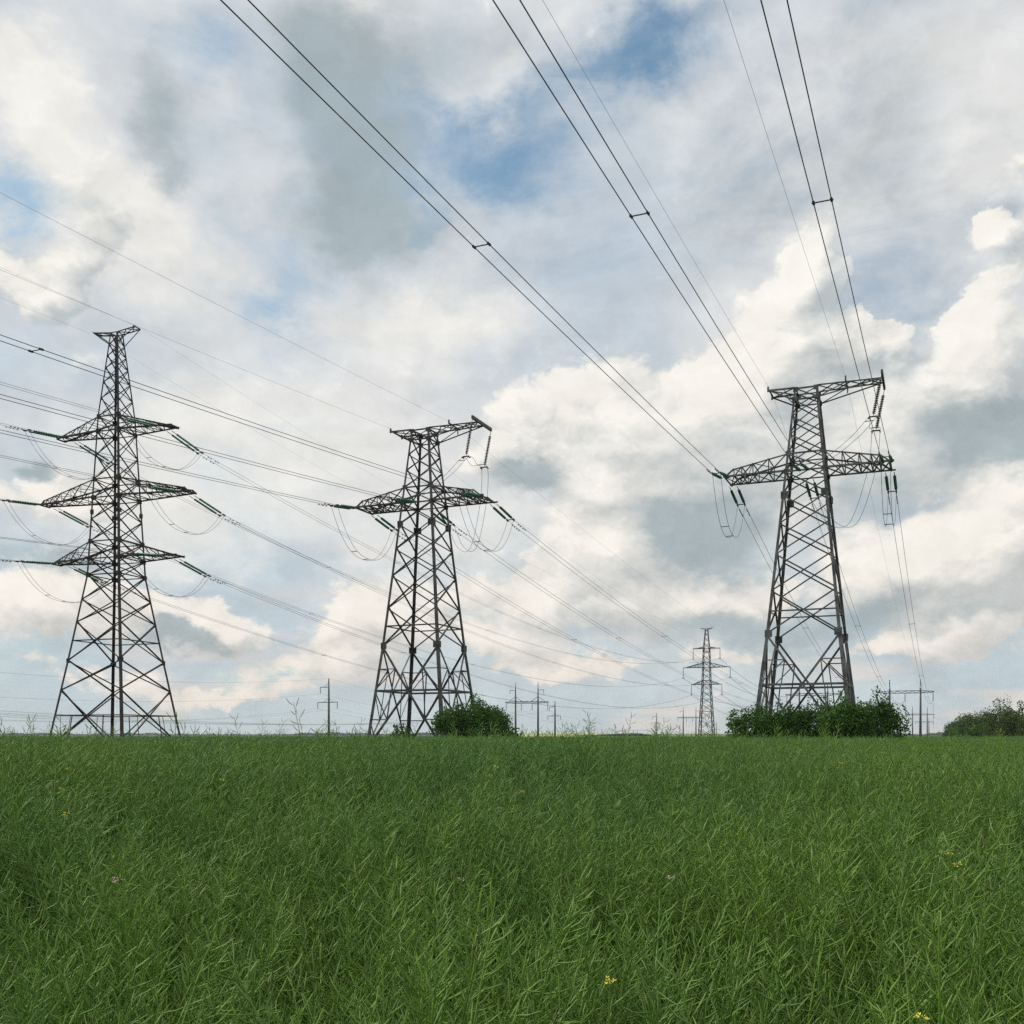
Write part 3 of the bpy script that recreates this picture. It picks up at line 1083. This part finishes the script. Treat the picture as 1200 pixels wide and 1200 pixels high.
MWHO, RWHO, LWHO = "middle near pylon", "right near pylon", "leftmost near pylon"
NEAR_M = dirn((-0.385, -0.922))
NEAR_R = dirn((-0.391, -0.920))
string_single(LM, MWHO, NEAR_M, (0.093, 0.093, 0.082), 2.4e-4, 0.016, 130.0, ((47.0,), (43.0,), (39.0,)), ptM, 6.0)
string_single(LR, RWHO, NEAR_R, (0.042, 0.039, 0.031), 2.0e-4, 0.018, 130.0, ((38.9,), (38.6,), (36.5,)), ptR, 5.5)


def earth(a, fn, ts, label, group, r=0.007):
    bundle("earth_wire", [Vector(a)], fn, ts, label, group, r, mat=EARTHW, cat="wire")


TS = [150.0 * q / 40 for q in range(41)]
TF = [q / 40 for q in range(41)]
for T, who, nd, pts in ((LM, MWHO, NEAR_M, ptM), (LR, RWHO, NEAR_R, ptR)):
    for x, y, nm in ((-2.55, -0.95, "left tip"), (2.7, -1.0, "right side")):
        a = T(x, y, 26.95)
        earth(a, near_fn(nd, (0.045 if who == RWHO else 0.080 if x < 0 else 0.064), 1.6e-4), TS, "thin wire from the %s of %s's top, out overhead" % (nm, who), "earth wires of " + who)
        tgt = pts[1] + V(-3.7 if x < 0 else 3.7, 1.5 if x < 0 else -1.5, 6.2)
        a2 = T(x, -y, 26.95)
        earth(a2, span_fn(a2, tgt, 4.0), TF, "thin wire from the %s of %s's top to the horizon" % (nm, who), "earth wires of " + who)

# --- the double-circuit pylon
NEAR_L = dirn((-0.400, -0.9165))
LAT_L = (math.cos(LYAW), math.sin(LYAW), 0)
for lev, zb, xa, zf, xf in (("upper", 31.35, 5.6, 32.2, 4.7), ("middle", 24.9, 8.2, 25.5, 8.25), ("lower", 18.96, 6.4, 19.5, 5.35)):
    hb = {"upper": 0.75, "middle": 0.75, "lower": 0.85}[lev]
    for sgn, nm in ((-1, "left"), (1, "right")):
        a = LL(sgn * xa, -hb, zb)
        c = LL(sgn * xa, hb, zb)
        far_pt = LF(sgn * xf, 0, zf - 3.4)
        gi = "insulator pairs on " + LWHO
        en, _ = dead_end(a, NEAR_L, 0.10, "green insulators, %s half of %s's %s arm, facing the viewer" % (nm, LWHO, lev), gi, LAT_L, length=4.5)
        ef, _ = dead_end(c, far_pt - c, 0.22, "green insulators, %s half of %s's %s arm, pointing away" % (nm, LWHO, lev), gi, LAT_L, length=4.5)
        bundle("conductor_bundle", en, near_fn(NEAR_L, 0.075, 2.4e-4), [170.0 * q / 40 for q in range(41)],
               "twin cable from %s half of %s's %s arm to the left edge" % (nm, LWHO, lev), "cables of " + LWHO, 0.015, spacer_ts=(30, 70), dampers=(1.0, 1.8))
        mid = (ef[0] + ef[1]) / 2
        bundle("conductor_bundle", ef, span_fn(mid, far_pt, 8.5), [q / 48 for q in range(49)],
               "twin cable from %s half of %s's %s arm to the far pylon" % (nm, LWHO, lev), "cables of " + LWHO, 0.016, spacer_ts=(0.15, 0.35, 0.55, 0.75), dampers=(0.004, 0.008))
        jumper(en, ef, 2.9, "slack twin loop under the %s half of the %s's %s arm" % (nm, LWHO, lev), "jumper loops of " + LWHO)
        # far pylon's own hanging strings
        top = LF(sgn * xf, 0, zf - 0.1)
        root = empty("hanging_insulator", top)
        tag(root, "straight insulator string under the %s end of the far pylon's %s arm" % (nm, lev), "insulator", "strings of the far pylon")
        mb = MB()
        disc_string(mb, V(0, 0, 0), V(0, 0, -3.1), 18, 0.17)
        mb.build('insulator_string', GLASS_GREY, root)
        mb = MB()
        mb.box(V(0, 0, -3.2), (0.35, 0, 0), (0, .25, 0), (0, 0, .09))
        mb.build('yoke_plate', FITTING, root)
        # onward span from the far pylon
        on = far_pt + FARD * 290 + V(0, 0, 0)
        bundle("conductor_bundle", [far_pt + V(-.2, 0, 0), far_pt + V(.2, 0, 0)], span_fn(far_pt, on, 8.0), [q / 24 for q in range(25)],
               "faint twin cable running on from the %s end of the far pylon's %s arm" % (nm, lev), "cables beyond the far pylon", 0.03)
for sgn, nm in ((-1, "left"), (1, "right")):
    a = LL(sgn * 2.75, -0.5, 41.4)
    earth(a, near_fn(NEAR_L, 0.05, 1.6e-4), TS, "thin wire from %s tip of leftmost pylon's top to the left edge" % nm, "earth wires of " + LWHO)
    c = LL(sgn * 2.75, 0.5, 41.4)
    e = LF(sgn * 2.1, 0, 39.65)
    earth(c, span_fn(c, e, 6.5), TF, "thin wire from %s tip of leftmost pylon's top to the far pylon" % nm, "earth wires of " + LWHO)

# --- wires of the small pole lines
step = Vector((67.2, 180.0, 0))
names = ("upper arm", "left lower arm", "right lower arm", "pole top")
for k in range(4):
    prev = pp1[k] - step * 1.0
    for a, c, where in ((pp1[k], prev, "lone single pole towards the left edge"), (pp1[k], pp2[k], "lone single pole to the next single pole"), (pp2[k], pp3[k], "second single pole on to the tiny one")):
        earth(a, span_fn(a, c, 4.5), TF, "faint wire, %s of %s" % (names[k], where), "wires of the single poles", 0.018)
stepS = Vector((106.0, 300.0, 0))
for k, nm in enumerate(("outer left", "inner left", "inner right", "outer right")):
    for a, c, where in ((ptS[k], ptS[k] - stepS, "towards the left edge"), (ptS[k], ptS2[k], "on to the next portal")):
        earth(a, span_fn(a, c, 6.0), TF, "faint wire from the braced portal's %s string %s" % (nm, where), "wires of the braced portal", 0.02)
for k, nm in enumerate(("left", "middle", "right")):
    earth(ptR[k], span_fn(ptR[k], ptR2[k], 7.0), TF, "faint wire from the %s string of the hedge portal to the next portal" % nm, "wires beyond the hedge portal", 0.026)


# ------------------------------------------------------------------ shrubs and trees
rng = np.random.default_rng(11)


def leaf_mesh(name, centers, outward, size, jitter=0.35):
    """many small folded leaf faces"""
    n = len(centers)
    nrm = outward + rng.normal(0, 0.75, (n, 3)) + np.array([0, 0, 0.35])
    nrm /= np.linalg.norm(nrm, axis=1)[:, None]
    ref = rng.normal(0, 1, (n, 3))
    u = np.cross(nrm, ref)
    u /= np.linalg.norm(u, axis=1)[:, None]
    w = np.cross(nrm, u)
    s = size * rng.uniform(0.6, 1.4, n)[:, None]
    L, W = u * s, w * s * 0.48
    up = nrm * s * 0.16
    v = np.stack([centers - L, centers + W + up, centers + L, centers - W + up, ], axis=1).reshape(-1, 3)
    me = bpy.data.meshes.new(name)
    idx = np.arange(n)[:, None] * 4
    faces = np.concatenate([np.concatenate([idx, idx + 1, idx + 2], 1), np.concatenate([idx, idx + 2, idx + 3], 1)], 0)
    me.from_pydata(v.tolist(), [], faces.tolist())
    return me


def crown_points(lobes, n, fill=0.35):
    """points in and on a set of ellipsoid clumps: (centre, radii)"""
    vol = np.array([l[1][0] * l[1][1] * l[1][2] for l in lobes]) ** 0.7
    pick = rng.choice(len(lobes), n, p=vol / vol.sum())
    d = rng.normal(0, 1, (n, 3))
    d /= np.linalg.norm(d, axis=1)[:, None]
    r = np.where(rng.random(n) < fill, rng.random(n) ** 0.4, 1.0 + rng.normal(0, 0.09, n))
    # twigs: thin out patches so that gaps show
    c = np.array([l[0] for l in lobes])[pick]
    rad = np.array([l[1] for l in lobes])[pick]
    bump = 1 + 0.16 * np.sin(d[:, 0] * 5 + pick) * np.sin(d[:, 1] * 4 + pick * 2.3) + 0.14 * np.sin(d[:, 2] * 6 + pick * 1.7)
    p = c + d * rad * (r * bump)[:, None]
    return p, d


def shrub(name, x, y, width, height, label, cat, mat, n=7000, leaf=0.15, lobes=14, depth=None, trunk_h=None, group=None, seed=0, base_gap=0.05, cone=0.75, rr_=(0.16, 0.27), shoots=0.5):
    r_ = random.Random(seed)
    z0 = ground_z(x, y)
    root = empty(name, (x, y, z0))
    tag(root, label, cat, group)
    depth = depth or width * 0.8
    L = []
    for k in range(lobes):
        fx = r_.uniform(-1, 1)
        fz = r_.uniform(base_gap, 1.0)
        reach = math.sqrt(max(0.05, 1 - (fz * cone) ** 2))
        rad = height * r_.uniform(*rr_)
        L.append(((fx * (width / 2 - rad * .7) * reach, r_.uniform(-1, 1) * (depth / 2) * reach * .8, max(rad * .7, fz * (height - rad * .9))),
                  (rad * r_.uniform(.85, 1.25), rad * r_.uniform(.85, 1.2), rad * r_.uniform(.75, 1.05))))
    for fx in (-.6, -.3, 0, .3, .6):
        L.append(((fx * width / 2, 0.0, height * .36), (width * .17, depth * .34, height * (.54 - .35 * fx * fx))))
    # wispy upright shoots round the outline
    for k in range(int(lobes * shoots)):
        fx = r_.uniform(-1, 1)
        rad = height * r_.uniform(0.07, 0.12)
        L.append(((fx * width * .47, r_.uniform(-.4, .4) * depth, height * (1 - .35 * abs(fx)) * r_.uniform(.85, 1.03)), (rad, rad, rad * 2.0)))
    p, d = crown_points(L, n)
    p[:, 2] = np.abs(p[:, 2])
    link('crown', leaf_mesh('crown', p, d, leaf), mat, root)
    mb = MB()
    th = trunk_h or height * 0.5
    for k in range(5):
        a = r_.uniform(0, 6.28)
        t = L[r_.randrange(len(L))][0]
        mb.tube([V(math.cos(a) * .12, math.sin(a) * .12, -0.1), V(t[0] * .3, t[1] * .3, th * .6), V(t[0] * .8, t[1] * .8, max(th * .8, t[2] * .85))], 0.09, 6, 0.03)
    mb.build('trunk', BARK, root)
    return root


def atx(px, y):
    return (px - 600.0) / F * y


def hz(py, y):
    return EYE + (HOR - py) / F * y


# middle bush and sapling
yb = 80.0
shrub("bush", atx(553, yb), yb, 6.6, hz(824, yb) - 0.62, "single round dark green bush at the foot of the middle near pylon", "bush", LEAF, n=22000, leaf=0.105, lobes=64, seed=3, cone=0.66, rr_=(0.13, 0.20))
shrub("bush", atx(603, 79.0), 79.0, 1.3, 2.2, "thin straggly shrub at the right edge of the round bush", "bush", LEAF, n=700, leaf=0.13, lobes=5, seed=8)
shrub("sapling", atx(470, 79.0), 79.0, 1.9, 2.55, "small light green sapling at the back leg of the middle near pylon", "sapling", leafy("sapling_leaves", (0.06, 0.13, 0.03, 1), (0.09, 0.17, 0.045, 1), (0.08, 0.15, 0.04, 1)), n=700, leaf=0.14, lobes=6, seed=5)
# long hedge under the right pylon
hed = [(882, 70.5, 4.0, 825, "leftmost leafy bush of the long hedge, with ragged left outline"), (922, 71.0, 3.8, 827, "low dark bush in the left half of the long hedge"),
       (958, 71.5, 4.0, 822, "bush in front of the right pylon's feet, middle of the long hedge"), (992, 67.5, 3.8, 818, "bush by the front right leg of the right pylon"),
       (1026, 69.5, 3.7, 818, "rightmost and tallest rounded bush of the long hedge")]
for k, (px, y, w, top, lab) in enumerate(hed):
    shrub("bush", atx(px, y), y, w, hz(top, y) - 0.62, lab, "bush", LEAF, n=10000, leaf=0.105, lobes=28, rr_=(0.13, 0.21), seed=20 + k, group="bushes of the long hedge", cone=0.66, shoots=0.25)
# shelter belt on the right
belt = [(1118, 400, 845, 9, LEAF_FAR, "farthest and lowest tree of the right tree row"), (1127, 330, 845, 9, LEAF, "low dark bush-like tree, second from the left end of the right row"),
        (1138, 265, 835, 9, LEAF, "dark green tree with a flat top, left part of the right row"), (1152, 215, 832, 8, LEAF_OLIVE, "thin olive tree with a spiky top in the right row"),
        (1172, 180, 823, 7, LEAF_OLIVE, "tallest olive tree of the right row, with a rounded crown"), (1192, 160, 827, 6, LEAF_OLIVE, "pale olive tree at the right edge of the picture"),
        (1150, 190, 848, 6, LEAF, "low dark green bush in front of the olive trees"), (1215, 150, 826, 6, LEAF_OLIVE, "olive tree cut by the right edge of the picture"), (1180, 165, 851, 5, LEAF_OLIVE, "low brownish bush under the tall olive tree")]
for k, (px, y, top, w, m, lab) in enumerate(belt):
    shrub("tree", atx(px, y), y, w, hz(top, y) - 0.62, lab, "tree" if "tree" in lab else "bush", m, n=5200, leaf=0.17 * (y / 170) ** .5, lobes=13, seed=50 + k, group="trees of the right row", trunk_h=3.5, cone=0.8, base_gap=.12)


# far woods: one mass each
def woods(name, x0, x1, y, zmin, zmax, n, size, mat, label):
    xs = rng.uniform(x0, x1, n)
    env = 0.45 + 0.30 * np.sin(xs * 0.021 + y) + 0.25 * np.sin(xs * 0.083 + 1.3)
    edge = np.clip(np.minimum(xs - x0, x1 - xs) / ((x1 - x0) * 0.18), 0.12, 1)
    zs = zmin + (zmax - zmin) * np.clip(env, 0.15, 1) * edge * rng.random(n) ** 0.7
    ys = y + rng.uniform(-12, 12, n)
    d = rng.normal(0, 1, (n, 3))
    me = leaf_mesh(name, np.stack([xs, ys, zs], 1), d / np.linalg.norm(d, axis=1)[:, None], size)
    tag(link(name, me, mat), label, "woods", kind='stuff')


woods("far_woods", atx(672, 650), atx(766, 650), 650, 0.6, 5.0, 3500, 0.9, LEAF_FAR, "dark low line of far trees left of the far pylon")
woods("distant_woods", atx(300, 2600), atx(600, 2600), 2600, 0, 7.5, 3500, 4.0, LEAF_FAR, "blue distant tree line behind the lone pole")
woods("distant_forest", atx(-120, 2800), atx(300, 2800), 2800, 0, 6.5, 3500, 4.0, LEAF_FAR, "thin distant tree line behind the leftmost pylon")
woods("hazy_woods", atx(820, 2000), atx(1300, 2000), 2000, 0, 6.0, 3500, 3.2, LEAF_FAR, "thin distant tree line behind the long hedge")


# ------------------------------------------------------------------ the rapeseed field
def pod_material():
    m, t, b, n = mat_new("rapeseed_green")
    oi = n.node('ShaderNodeObjectInfo')
    geo = n.node('ShaderNodeNewGeometry')
    wn = n.node('ShaderNodeTexWhiteNoise', noise_dimensions='1D')
    t.links.new(geo.outputs['Random Per Island'], wn.inputs['W'])
    kind = n.m('ADD', n.m('MULTIPLY', oi.outputs['Random'], 0.6), n.m('MULTIPLY', n.ramp(n.noise(geo.outputs['Position'], 0.30, 4.0, 0.6), 0.38, 0.62), 0.45), clamp=True)
    c = n.mix(kind, (0.075, 0.215, 0.062, 1), (0.200, 0.350, 0.040, 1))       # blue-green and yellow-green plants
    c = n.mix(n.m('MULTIPLY', n.m('POWER', wn.outputs['Value'], 1.4), 0.72), c, (0.33, 0.47, 0.17, 1))   # paler, riper pods
    old = n.ramp(wn.outputs['Value'], 0.965, 1.0)
    c = n.mix(n.m('MULTIPLY', old, 0.6), c, (0.26, 0.22, 0.12, 1))
    t.links.new(c, b.inputs['Base Color'])
    b.inputs['Roughness'].default_value = 0.55
    b.inputs['Specular IOR Level'].default_value = 0.2
    tr = n.node('ShaderNodeBsdfTranslucent')
    t.links.new(c, tr.inputs[0])
    ms = n.node('ShaderNodeMixShader')
    ms.inputs[0].default_value = 0.33
    t.links.new(b.outputs[0], ms.inputs[1])
    t.links.new(tr.outputs[0], ms.inputs[2])
    t.links.new(ms.outputs[0], t.nodes['Material Output'].inputs[0])
    return m


POD = pod_material()


def frame(d):
    d = d / np.linalg.norm(d)
    ref = np.array([0, 0, 1.0]) if abs(d[2]) < 0.9 else np.array([1.0, 0, 0])
    u = np.cross(d, ref)
    u /= np.linalg.norm(u)
    return d, u, np.cross(d, u)


class Quick:
    def __init__(self):
        self.v, self.f = [], []

    def strand(self, pts, rads, n=3):
        b0 = len(self.v)
        m = len(pts)
        for i in range(m):
            d = pts[min(i + 1, m - 1)] - pts[max(i - 1, 0)]
            _, u, w = frame(d)
            for k in range(n):
                a = 2 * math.pi * k / n
                q = pts[i] + (u * math.cos(a) + w * math.sin(a)) * rads[i]
                self.v.append((q[0], q[1], q[2]))
        for i in range(m - 1):
            for k in range(n):
                k2 = (k + 1) % n
                self.f.append((b0 + i * n + k, b0 + i * n + k2, b0 + (i + 1) * n + k2, b0 + (i + 1) * n + k))

    def mesh(self, name):
        me = bpy.data.meshes.new(name)
        me.from_pydata(self.v, [], self.f)
        me.polygons.foreach_set('use_smooth', [True] * len(me.polygons))
        return me


def add_pod(q, p, d, length, rr, r_):
    d, u, w = frame(d)
    bend = np.array([0, 0, 1.0]) * length * rr.uniform(0.05, 0.38) + u * length * rr.uniform(-.20, .20)
    ped = p + d * length * 0.28
    end = p + d * length * 1.28 + bend
    c = p + d * length * 0.8 + bend * 0.22
    q.strand([p, ped, p * .15 + ped * .35 + c * .5, c, c * .3 + end * .7, end], [r_ * .35, r_ * .4, r_, r_ * 1.05, r_ * .75, r_ * .12])


def raceme(q, base, top, n, rr, r_=0.0021, plen=0.068):
    ax = top - base
    L = np.linalg.norm(ax)
    d, u, w = frame(ax)
    a = rr.uniform(0, 6.28)
    for k in range(n):
        t = k / n
        a += 2.4 + rr.uniform(-.3, .3)
        t += rr.uniform(-.015, .015)
        out = u * math.cos(a) + w * math.sin(a)
        elev = rr.uniform(0.4, 1.25)
        dd = out + d * elev
        ln = plen * (1.05 - 0.45 * t ** 2) * rr.uniform(.75, 1.2)
        add_pod(q, base + ax * t, dd, ln, rr, r_ * rr.uniform(.85, 1.2))


def plant_mesh(seed, coarse=False):
    rr = random.Random(seed)
    q = Quick()
    h = 1.28
    lean = np.array([rr.uniform(-.10, .10), rr.uniform(-.10, .10), 0])
    top = np.array([0, 0, h]) + lean
    q.strand([np.array([0, 0, 0.25]), np.array([0, 0, .7]) + lean * .3, top], [0.005, 0.004, 0.0015], 4)
    raceme(q, np.array([0, 0, h - .42]) + lean * .7, top, 26 if not coarse else 14, rr)
    nb_ = 9 if not coarse else 6
    for k in range(nb_):
        a = k * 2.4 + rr.uniform(-.4, .4)
        z0 = rr.uniform(.45, .85)
        out = np.array([math.cos(a), math.sin(a), 0])
        reach = rr.uniform(.14, .34)
        p0 = np.array([0, 0, z0])
        p1 = p0 + out * reach * .6 + np.array([0, 0, .22])
        p2 = p1 + out * reach * rr.uniform(.3, .9) + np.array([0, 0, rr.uniform(.10, .44)])
        q.strand([p0, p1, p2], [0.0036, 0.0028, 0.0012], 4)
        if coarse:
            raceme(q, p1, p2, 15, rr, 0.0031, 0.085)
        else:
            raceme(q, p0 * .4 + p1 * .6, p2, rr.randint(22, 31), rr)
    return q.mesh("rapeseed_plant")


plants = bpy.data.collections.new("rapeseed_plants")     # plant shapes the field is sown with; not in the scene themselves
NV = 8
for k in range(NV):
    me = plant_mesh(100 + k, coarse=(k >= 5))
    me.materials.append(POD)
    o = bpy.data.objects.new("rapeseed_plant_%02d" % k, me)
    plants.objects.link(o)


def sow():
    pts, var, rot, scl = [], [], [], []
    r_ = np.random.default_rng(5)

    def band(y0, y1, dens, margin, v0, v1, s0, s1, slope=0.53):
        n = int((y1 - y0) * 2 * (y1 * slope + margin) * dens)      # thinned to the wedge just below
        ys = y0 + (y1 - y0) * r_.random(n)
        hw = np.maximum(ys, 0) * slope + margin
        keep = r_.random(n) < hw / (y1 * slope + margin)
        ys, hw = ys[keep], hw[keep]
        n2 = int(len(ys))
        xs = (r_.random(n2) * 2 - 1) * hw
        for x, y in zip(xs, ys):
            tall = max(0.0, r_.normal(-.02, .05 if y < 22 else .075)) + (r_.uniform(.05, .13) if r_.random() < .07 and y < 16 else 0)
            tall = min(tall, .11 if y < 16 else .06)
            patch = math.sin(x * .9 + 1.3) * math.sin(y * .7 + .4) + .6 * math.sin(x * .31 + y * .23)
            if x * x + y * y < 1.9 ** 2:       # where the viewer stands
                continue
            gap = math.sin(x * 2.3 + 1.7 * math.sin(y * 1.1)) * math.sin(y * 1.9 + 1.3 * math.sin(x * .9 + 2))
            if y < 30 and gap < -.28 and r_.random() < .78:
                continue
            pts.append((x, y, ground_z(x, y) - 0.02))
            var.append(int(r_.integers(v0, v1)))
            rot.append((r_.normal(0, .13), r_.normal(0, .13), r_.uniform(0, 6.28)))
            scl.append(r_.uniform(s0, s1) * (1 + .11 * patch / (1 + y * .03) + tall))
    band(-1.5, 7, 27, 5.0, 0, 5, .86, 1.05)
    band(7, 16, 26, 5.0, 0, 5, .86, 1.07)
    band(16, 34, 18, 6.0, 0, 8, .86, 1.07)
    band(34, 60, 11, 9.0, 5, 8, .88, 1.08)
    band(60, 100, 6, 14.0, 5, 8, .90, 1.10)
    me = bpy.data.meshes.new("rapeseed_field")
    me.from_pydata(pts, [], [])
    a = me.attributes.new("variant", 'INT', 'POINT')
    a.data.foreach_set('value', np.array(var, dtype=np.int32))
    a = me.attributes.new("turn", 'FLOAT_VECTOR', 'POINT')
    a.data.foreach_set('vector', np.array(rot, dtype=np.float32).ravel())
    a = me.attributes.new("grow", 'FLOAT', 'POINT')
    a.data.foreach_set('value', np.array(scl, dtype=np.float32))
    o = link("rapeseed_field", me)
    tag(o, "dense green rapeseed crop with slender pods filling the whole foreground", "crop", kind='stuff')
    g = bpy.data.node_groups.new("sow_rapeseed", 'GeometryNodeTree')
    g.interface.new_socket("Geometry", in_out='INPUT', socket_type='NodeSocketGeometry')
    g.interface.new_socket("Geometry", in_out='OUTPUT', socket_type='NodeSocketGeometry')
    gi = g.nodes.new('NodeGroupInput')
    go = g.nodes.new('NodeGroupOutput')
    ci = g.nodes.new('GeometryNodeCollectionInfo')
    ci.inputs['Collection'].default_value = plants
    ci.inputs['Separate Children'].default_value = True
    ci.inputs['Reset Children'].default_value = True
    ip = g.nodes.new('GeometryNodeInstanceOnPoints')
    ip.inputs['Pick Instance'].default_value = True

    def attr(nm, typ):
        n = g.nodes.new('GeometryNodeInputNamedAttribute')
        n.data_type = typ
        n.inputs['Name'].default_value = nm
        return [s for s in n.outputs if s.enabled and s.name == 'Attribute'][0]
    g.links.new(gi.outputs[0], ip.inputs['Points'])
    g.links.new(ci.outputs[0], ip.inputs['Instance'])
    g.links.new(attr("variant", 'INT'), ip.inputs['Instance Index'])
    e2r = g.nodes.new('FunctionNodeEulerToRotation')
    g.links.new(attr("turn", 'FLOAT_VECTOR'), e2r.inputs[0])
    g.links.new(e2r.outputs[0], ip.inputs['Rotation'])
    g.links.new(attr("grow", 'FLOAT'), ip.inputs['Scale'])
    g.links.new(ip.outputs[0], go.inputs[0])
    md = o.modifiers.new("sow", 'NODES')
    md.node_group = g
    print("plants sown:", len(pts))


sow()

# ------------------------------------------------------------------ single stalks standing out of the crop
PETAL = simple("yellow_petals", (0.58, 0.50, 0.04, 1), (0.70, 0.62, 0.10, 1), 30.0, 0.6, 0.2)
DRY = simple("dry_flower_head", (0.34, 0.30, 0.22, 1), (0.52, 0.47, 0.37, 1), 40.0, 0.9, 0.1)


def stalk(name, px, py, y, label, cat, group, head=None, n_heads=1, seed=0, spread=0.05, raceme_n=18, size=1.0, clear=0.12):
    """a stalk whose tip stands at the given bearing and distance"""
    rr = random.Random(seed)
    if y is None:                  # where this line of sight comes down to the tops of the crop
        y = 25.0
        while y > 2.3 and hz(py, y) < ground_z(0, y) + 1.27 + clear:
            y -= 0.05
    x, z = atx(px, y), hz(py, y)
    z0 = ground_z(x, y)
    root = empty(name, (x, y, z0))
    tag(root, label, cat, group)
    h = z - z0
    q = Quick()
    lean = np.array([rr.uniform(-.06, .06), rr.uniform(-.04, .04), 0])
    top = np.array([0, 0, h])
    q.strand([np.array([0, 0, 0.0]) + lean, np.array([0, 0, h * .5]) + lean * .4, top], [0.006, 0.005, 0.002], 5)
    raceme(q, np.array([0, 0, h - .40]) + lean * .2, np.array([0, 0, h - 0.02]), raceme_n, rr, 0.0025 * size, 0.065 * size)
    tips = [top]
    for k in range(4):
        a = k * 1.7 + rr.uniform(0, 1)
        p0 = np.array([0, 0, h - rr.uniform(.35, .6)])
        p2 = p0 + np.array([math.cos(a) * rr.uniform(.1, .22), math.sin(a) * .15, rr.uniform(.2, .42)])
        q.strand([p0, (p0 + p2) / 2 + np.array([math.cos(a) * .03, 0, -.02]), p2], [.004, .003, .0015], 4)
        raceme(q, p0 * .5 + p2 * .5, p2, raceme_n // 2, rr, 0.0025 * size, 0.06 * size)
        tips.append(p2)
    me = q.mesh('stem')
    link('stem', me, POD, root)
    for k in range(n_heads if head else 0):
        tip = tips[k % len(tips)] + (np.array([rr.uniform(-spread, spread), rr.uniform(-spread, spread), rr.uniform(-spread, spread * .3)]) if k else 0)
        mb = MB()
        for f in range(7):
            a = rr.uniform(0, 6.28)
            c = Vector(tip) + V(math.cos(a), math.sin(a), rr.uniform(-.4, .8)) * (0.012 * size)
            for pt in range(4):
                b_ = a + pt * 1.57
                d = V(math.cos(b_), math.sin(b_), rr.uniform(.2, 1.6)).normalized() * 1.1
                wv = V(-math.sin(b_), math.cos(b_), 0)
                i0 = len(mb.v)
                s = 0.0060 * size
                mb.v += [c, c + d * s * .6 + wv * s * .5, c + d * s * 1.2, c + d * s * .6 - wv * s * .5]
                mb.f.append((i0, i0 + 1, i0 + 2, i0 + 3))
        me = bpy.data.meshes.new('flower_head')
        me.from_pydata([tuple(v_) for v_ in mb.v], [], mb.f)
        link('flower_head', me, head, root)
    return root


G1 = "late flowering stalks in the crop"
FL = [(62, 906, 6, "tall yellow-flowered stalk near the left edge, below the leftmost pylon"), (77, 902, 4, "yellow-flowered stalk just right of the tallest yellow one near the left edge"),
      (72, 925, 7, "most richly flowering yellow stalk near the left edge"), (77, 955, 3, "yellow flowers under the left edge's yellow clump"),
      (260, 915, 3, "small yellow flower below and right of the leftmost pylon"), (574, 910, 3, "small yellow flower in the crop below the round bush"), (582, 899, 2, "tiny yellow flower just above the one below the round bush"),
      (715, 1152, 1, "bright yellow flower low in the crop near the bottom edge"), (1112, 1000, 3, "yellow flower in the right foreground, the upper of two"), (1122, 1015, 1, "yellow flower in the right foreground, the lower of two"),
      (985, 895, 4, "distant yellow flower below the long hedge's right half"), (818, 893, 3, "distant yellow flower below the far pylon"), (1107, 906, 2, "distant yellow flower below the hedge portal"),
      (1080, 1194, 3, "yellow flower cut by the bottom edge, towards the right")]
for k, (px, py, nh, lab) in enumerate(FL):
    stalk("flowering_stalk", px, py, None, lab, "flower", G1, PETAL, max(1, (nh + 1) // 2), 60 + k, .05, raceme_n=10, size=1.0)
G2 = "dry pale heads in the crop"
DR = [(138, 1034, 1.3, "pale dry flower head in the left foreground"), (786, 1030, 1.0, "small pale dry flower head right of centre in the foreground"), (540, 1032, .8, "small pinkish dry head left of centre in the foreground"),
      (947, 896, 1.2, "pinkish dry head below the long hedge's middle"), (1066, 900, 1.2, "pinkish dry head below the right end of the long hedge")]
for k, (px, py, sz, lab) in enumerate(DR):
    stalk("dry_stalk", px, py, None, lab, "flower", G2, DRY, 1, 80 + k, .01, 5, size=sz)
G3 = "tall bare stalks above the crop"
for k, (px, py, y, lab) in enumerate(((768, 846, 9.0, "tallest branching stalk rising over the horizon left of the far pylon"), (690, 851, 9.5, "branching stalk over the horizon right of the second single pole"),
                                      (796, 850, 10.0, "thin stalk over the horizon beside the small distant portal"), (912, 848, 11.0, "leafy stalk in front of the long hedge's left half"),
                                      (968, 846, 11.0, "leafy stalk in front of the long hedge's right half"), (1172, 853, 11.0, "leafy stalk in front of the right tree row"))):
    stalk("rapeseed_stalk", px, py, y, lab, "plant", G3, None, 0, 40 + k, raceme_n=26, size=1.1)
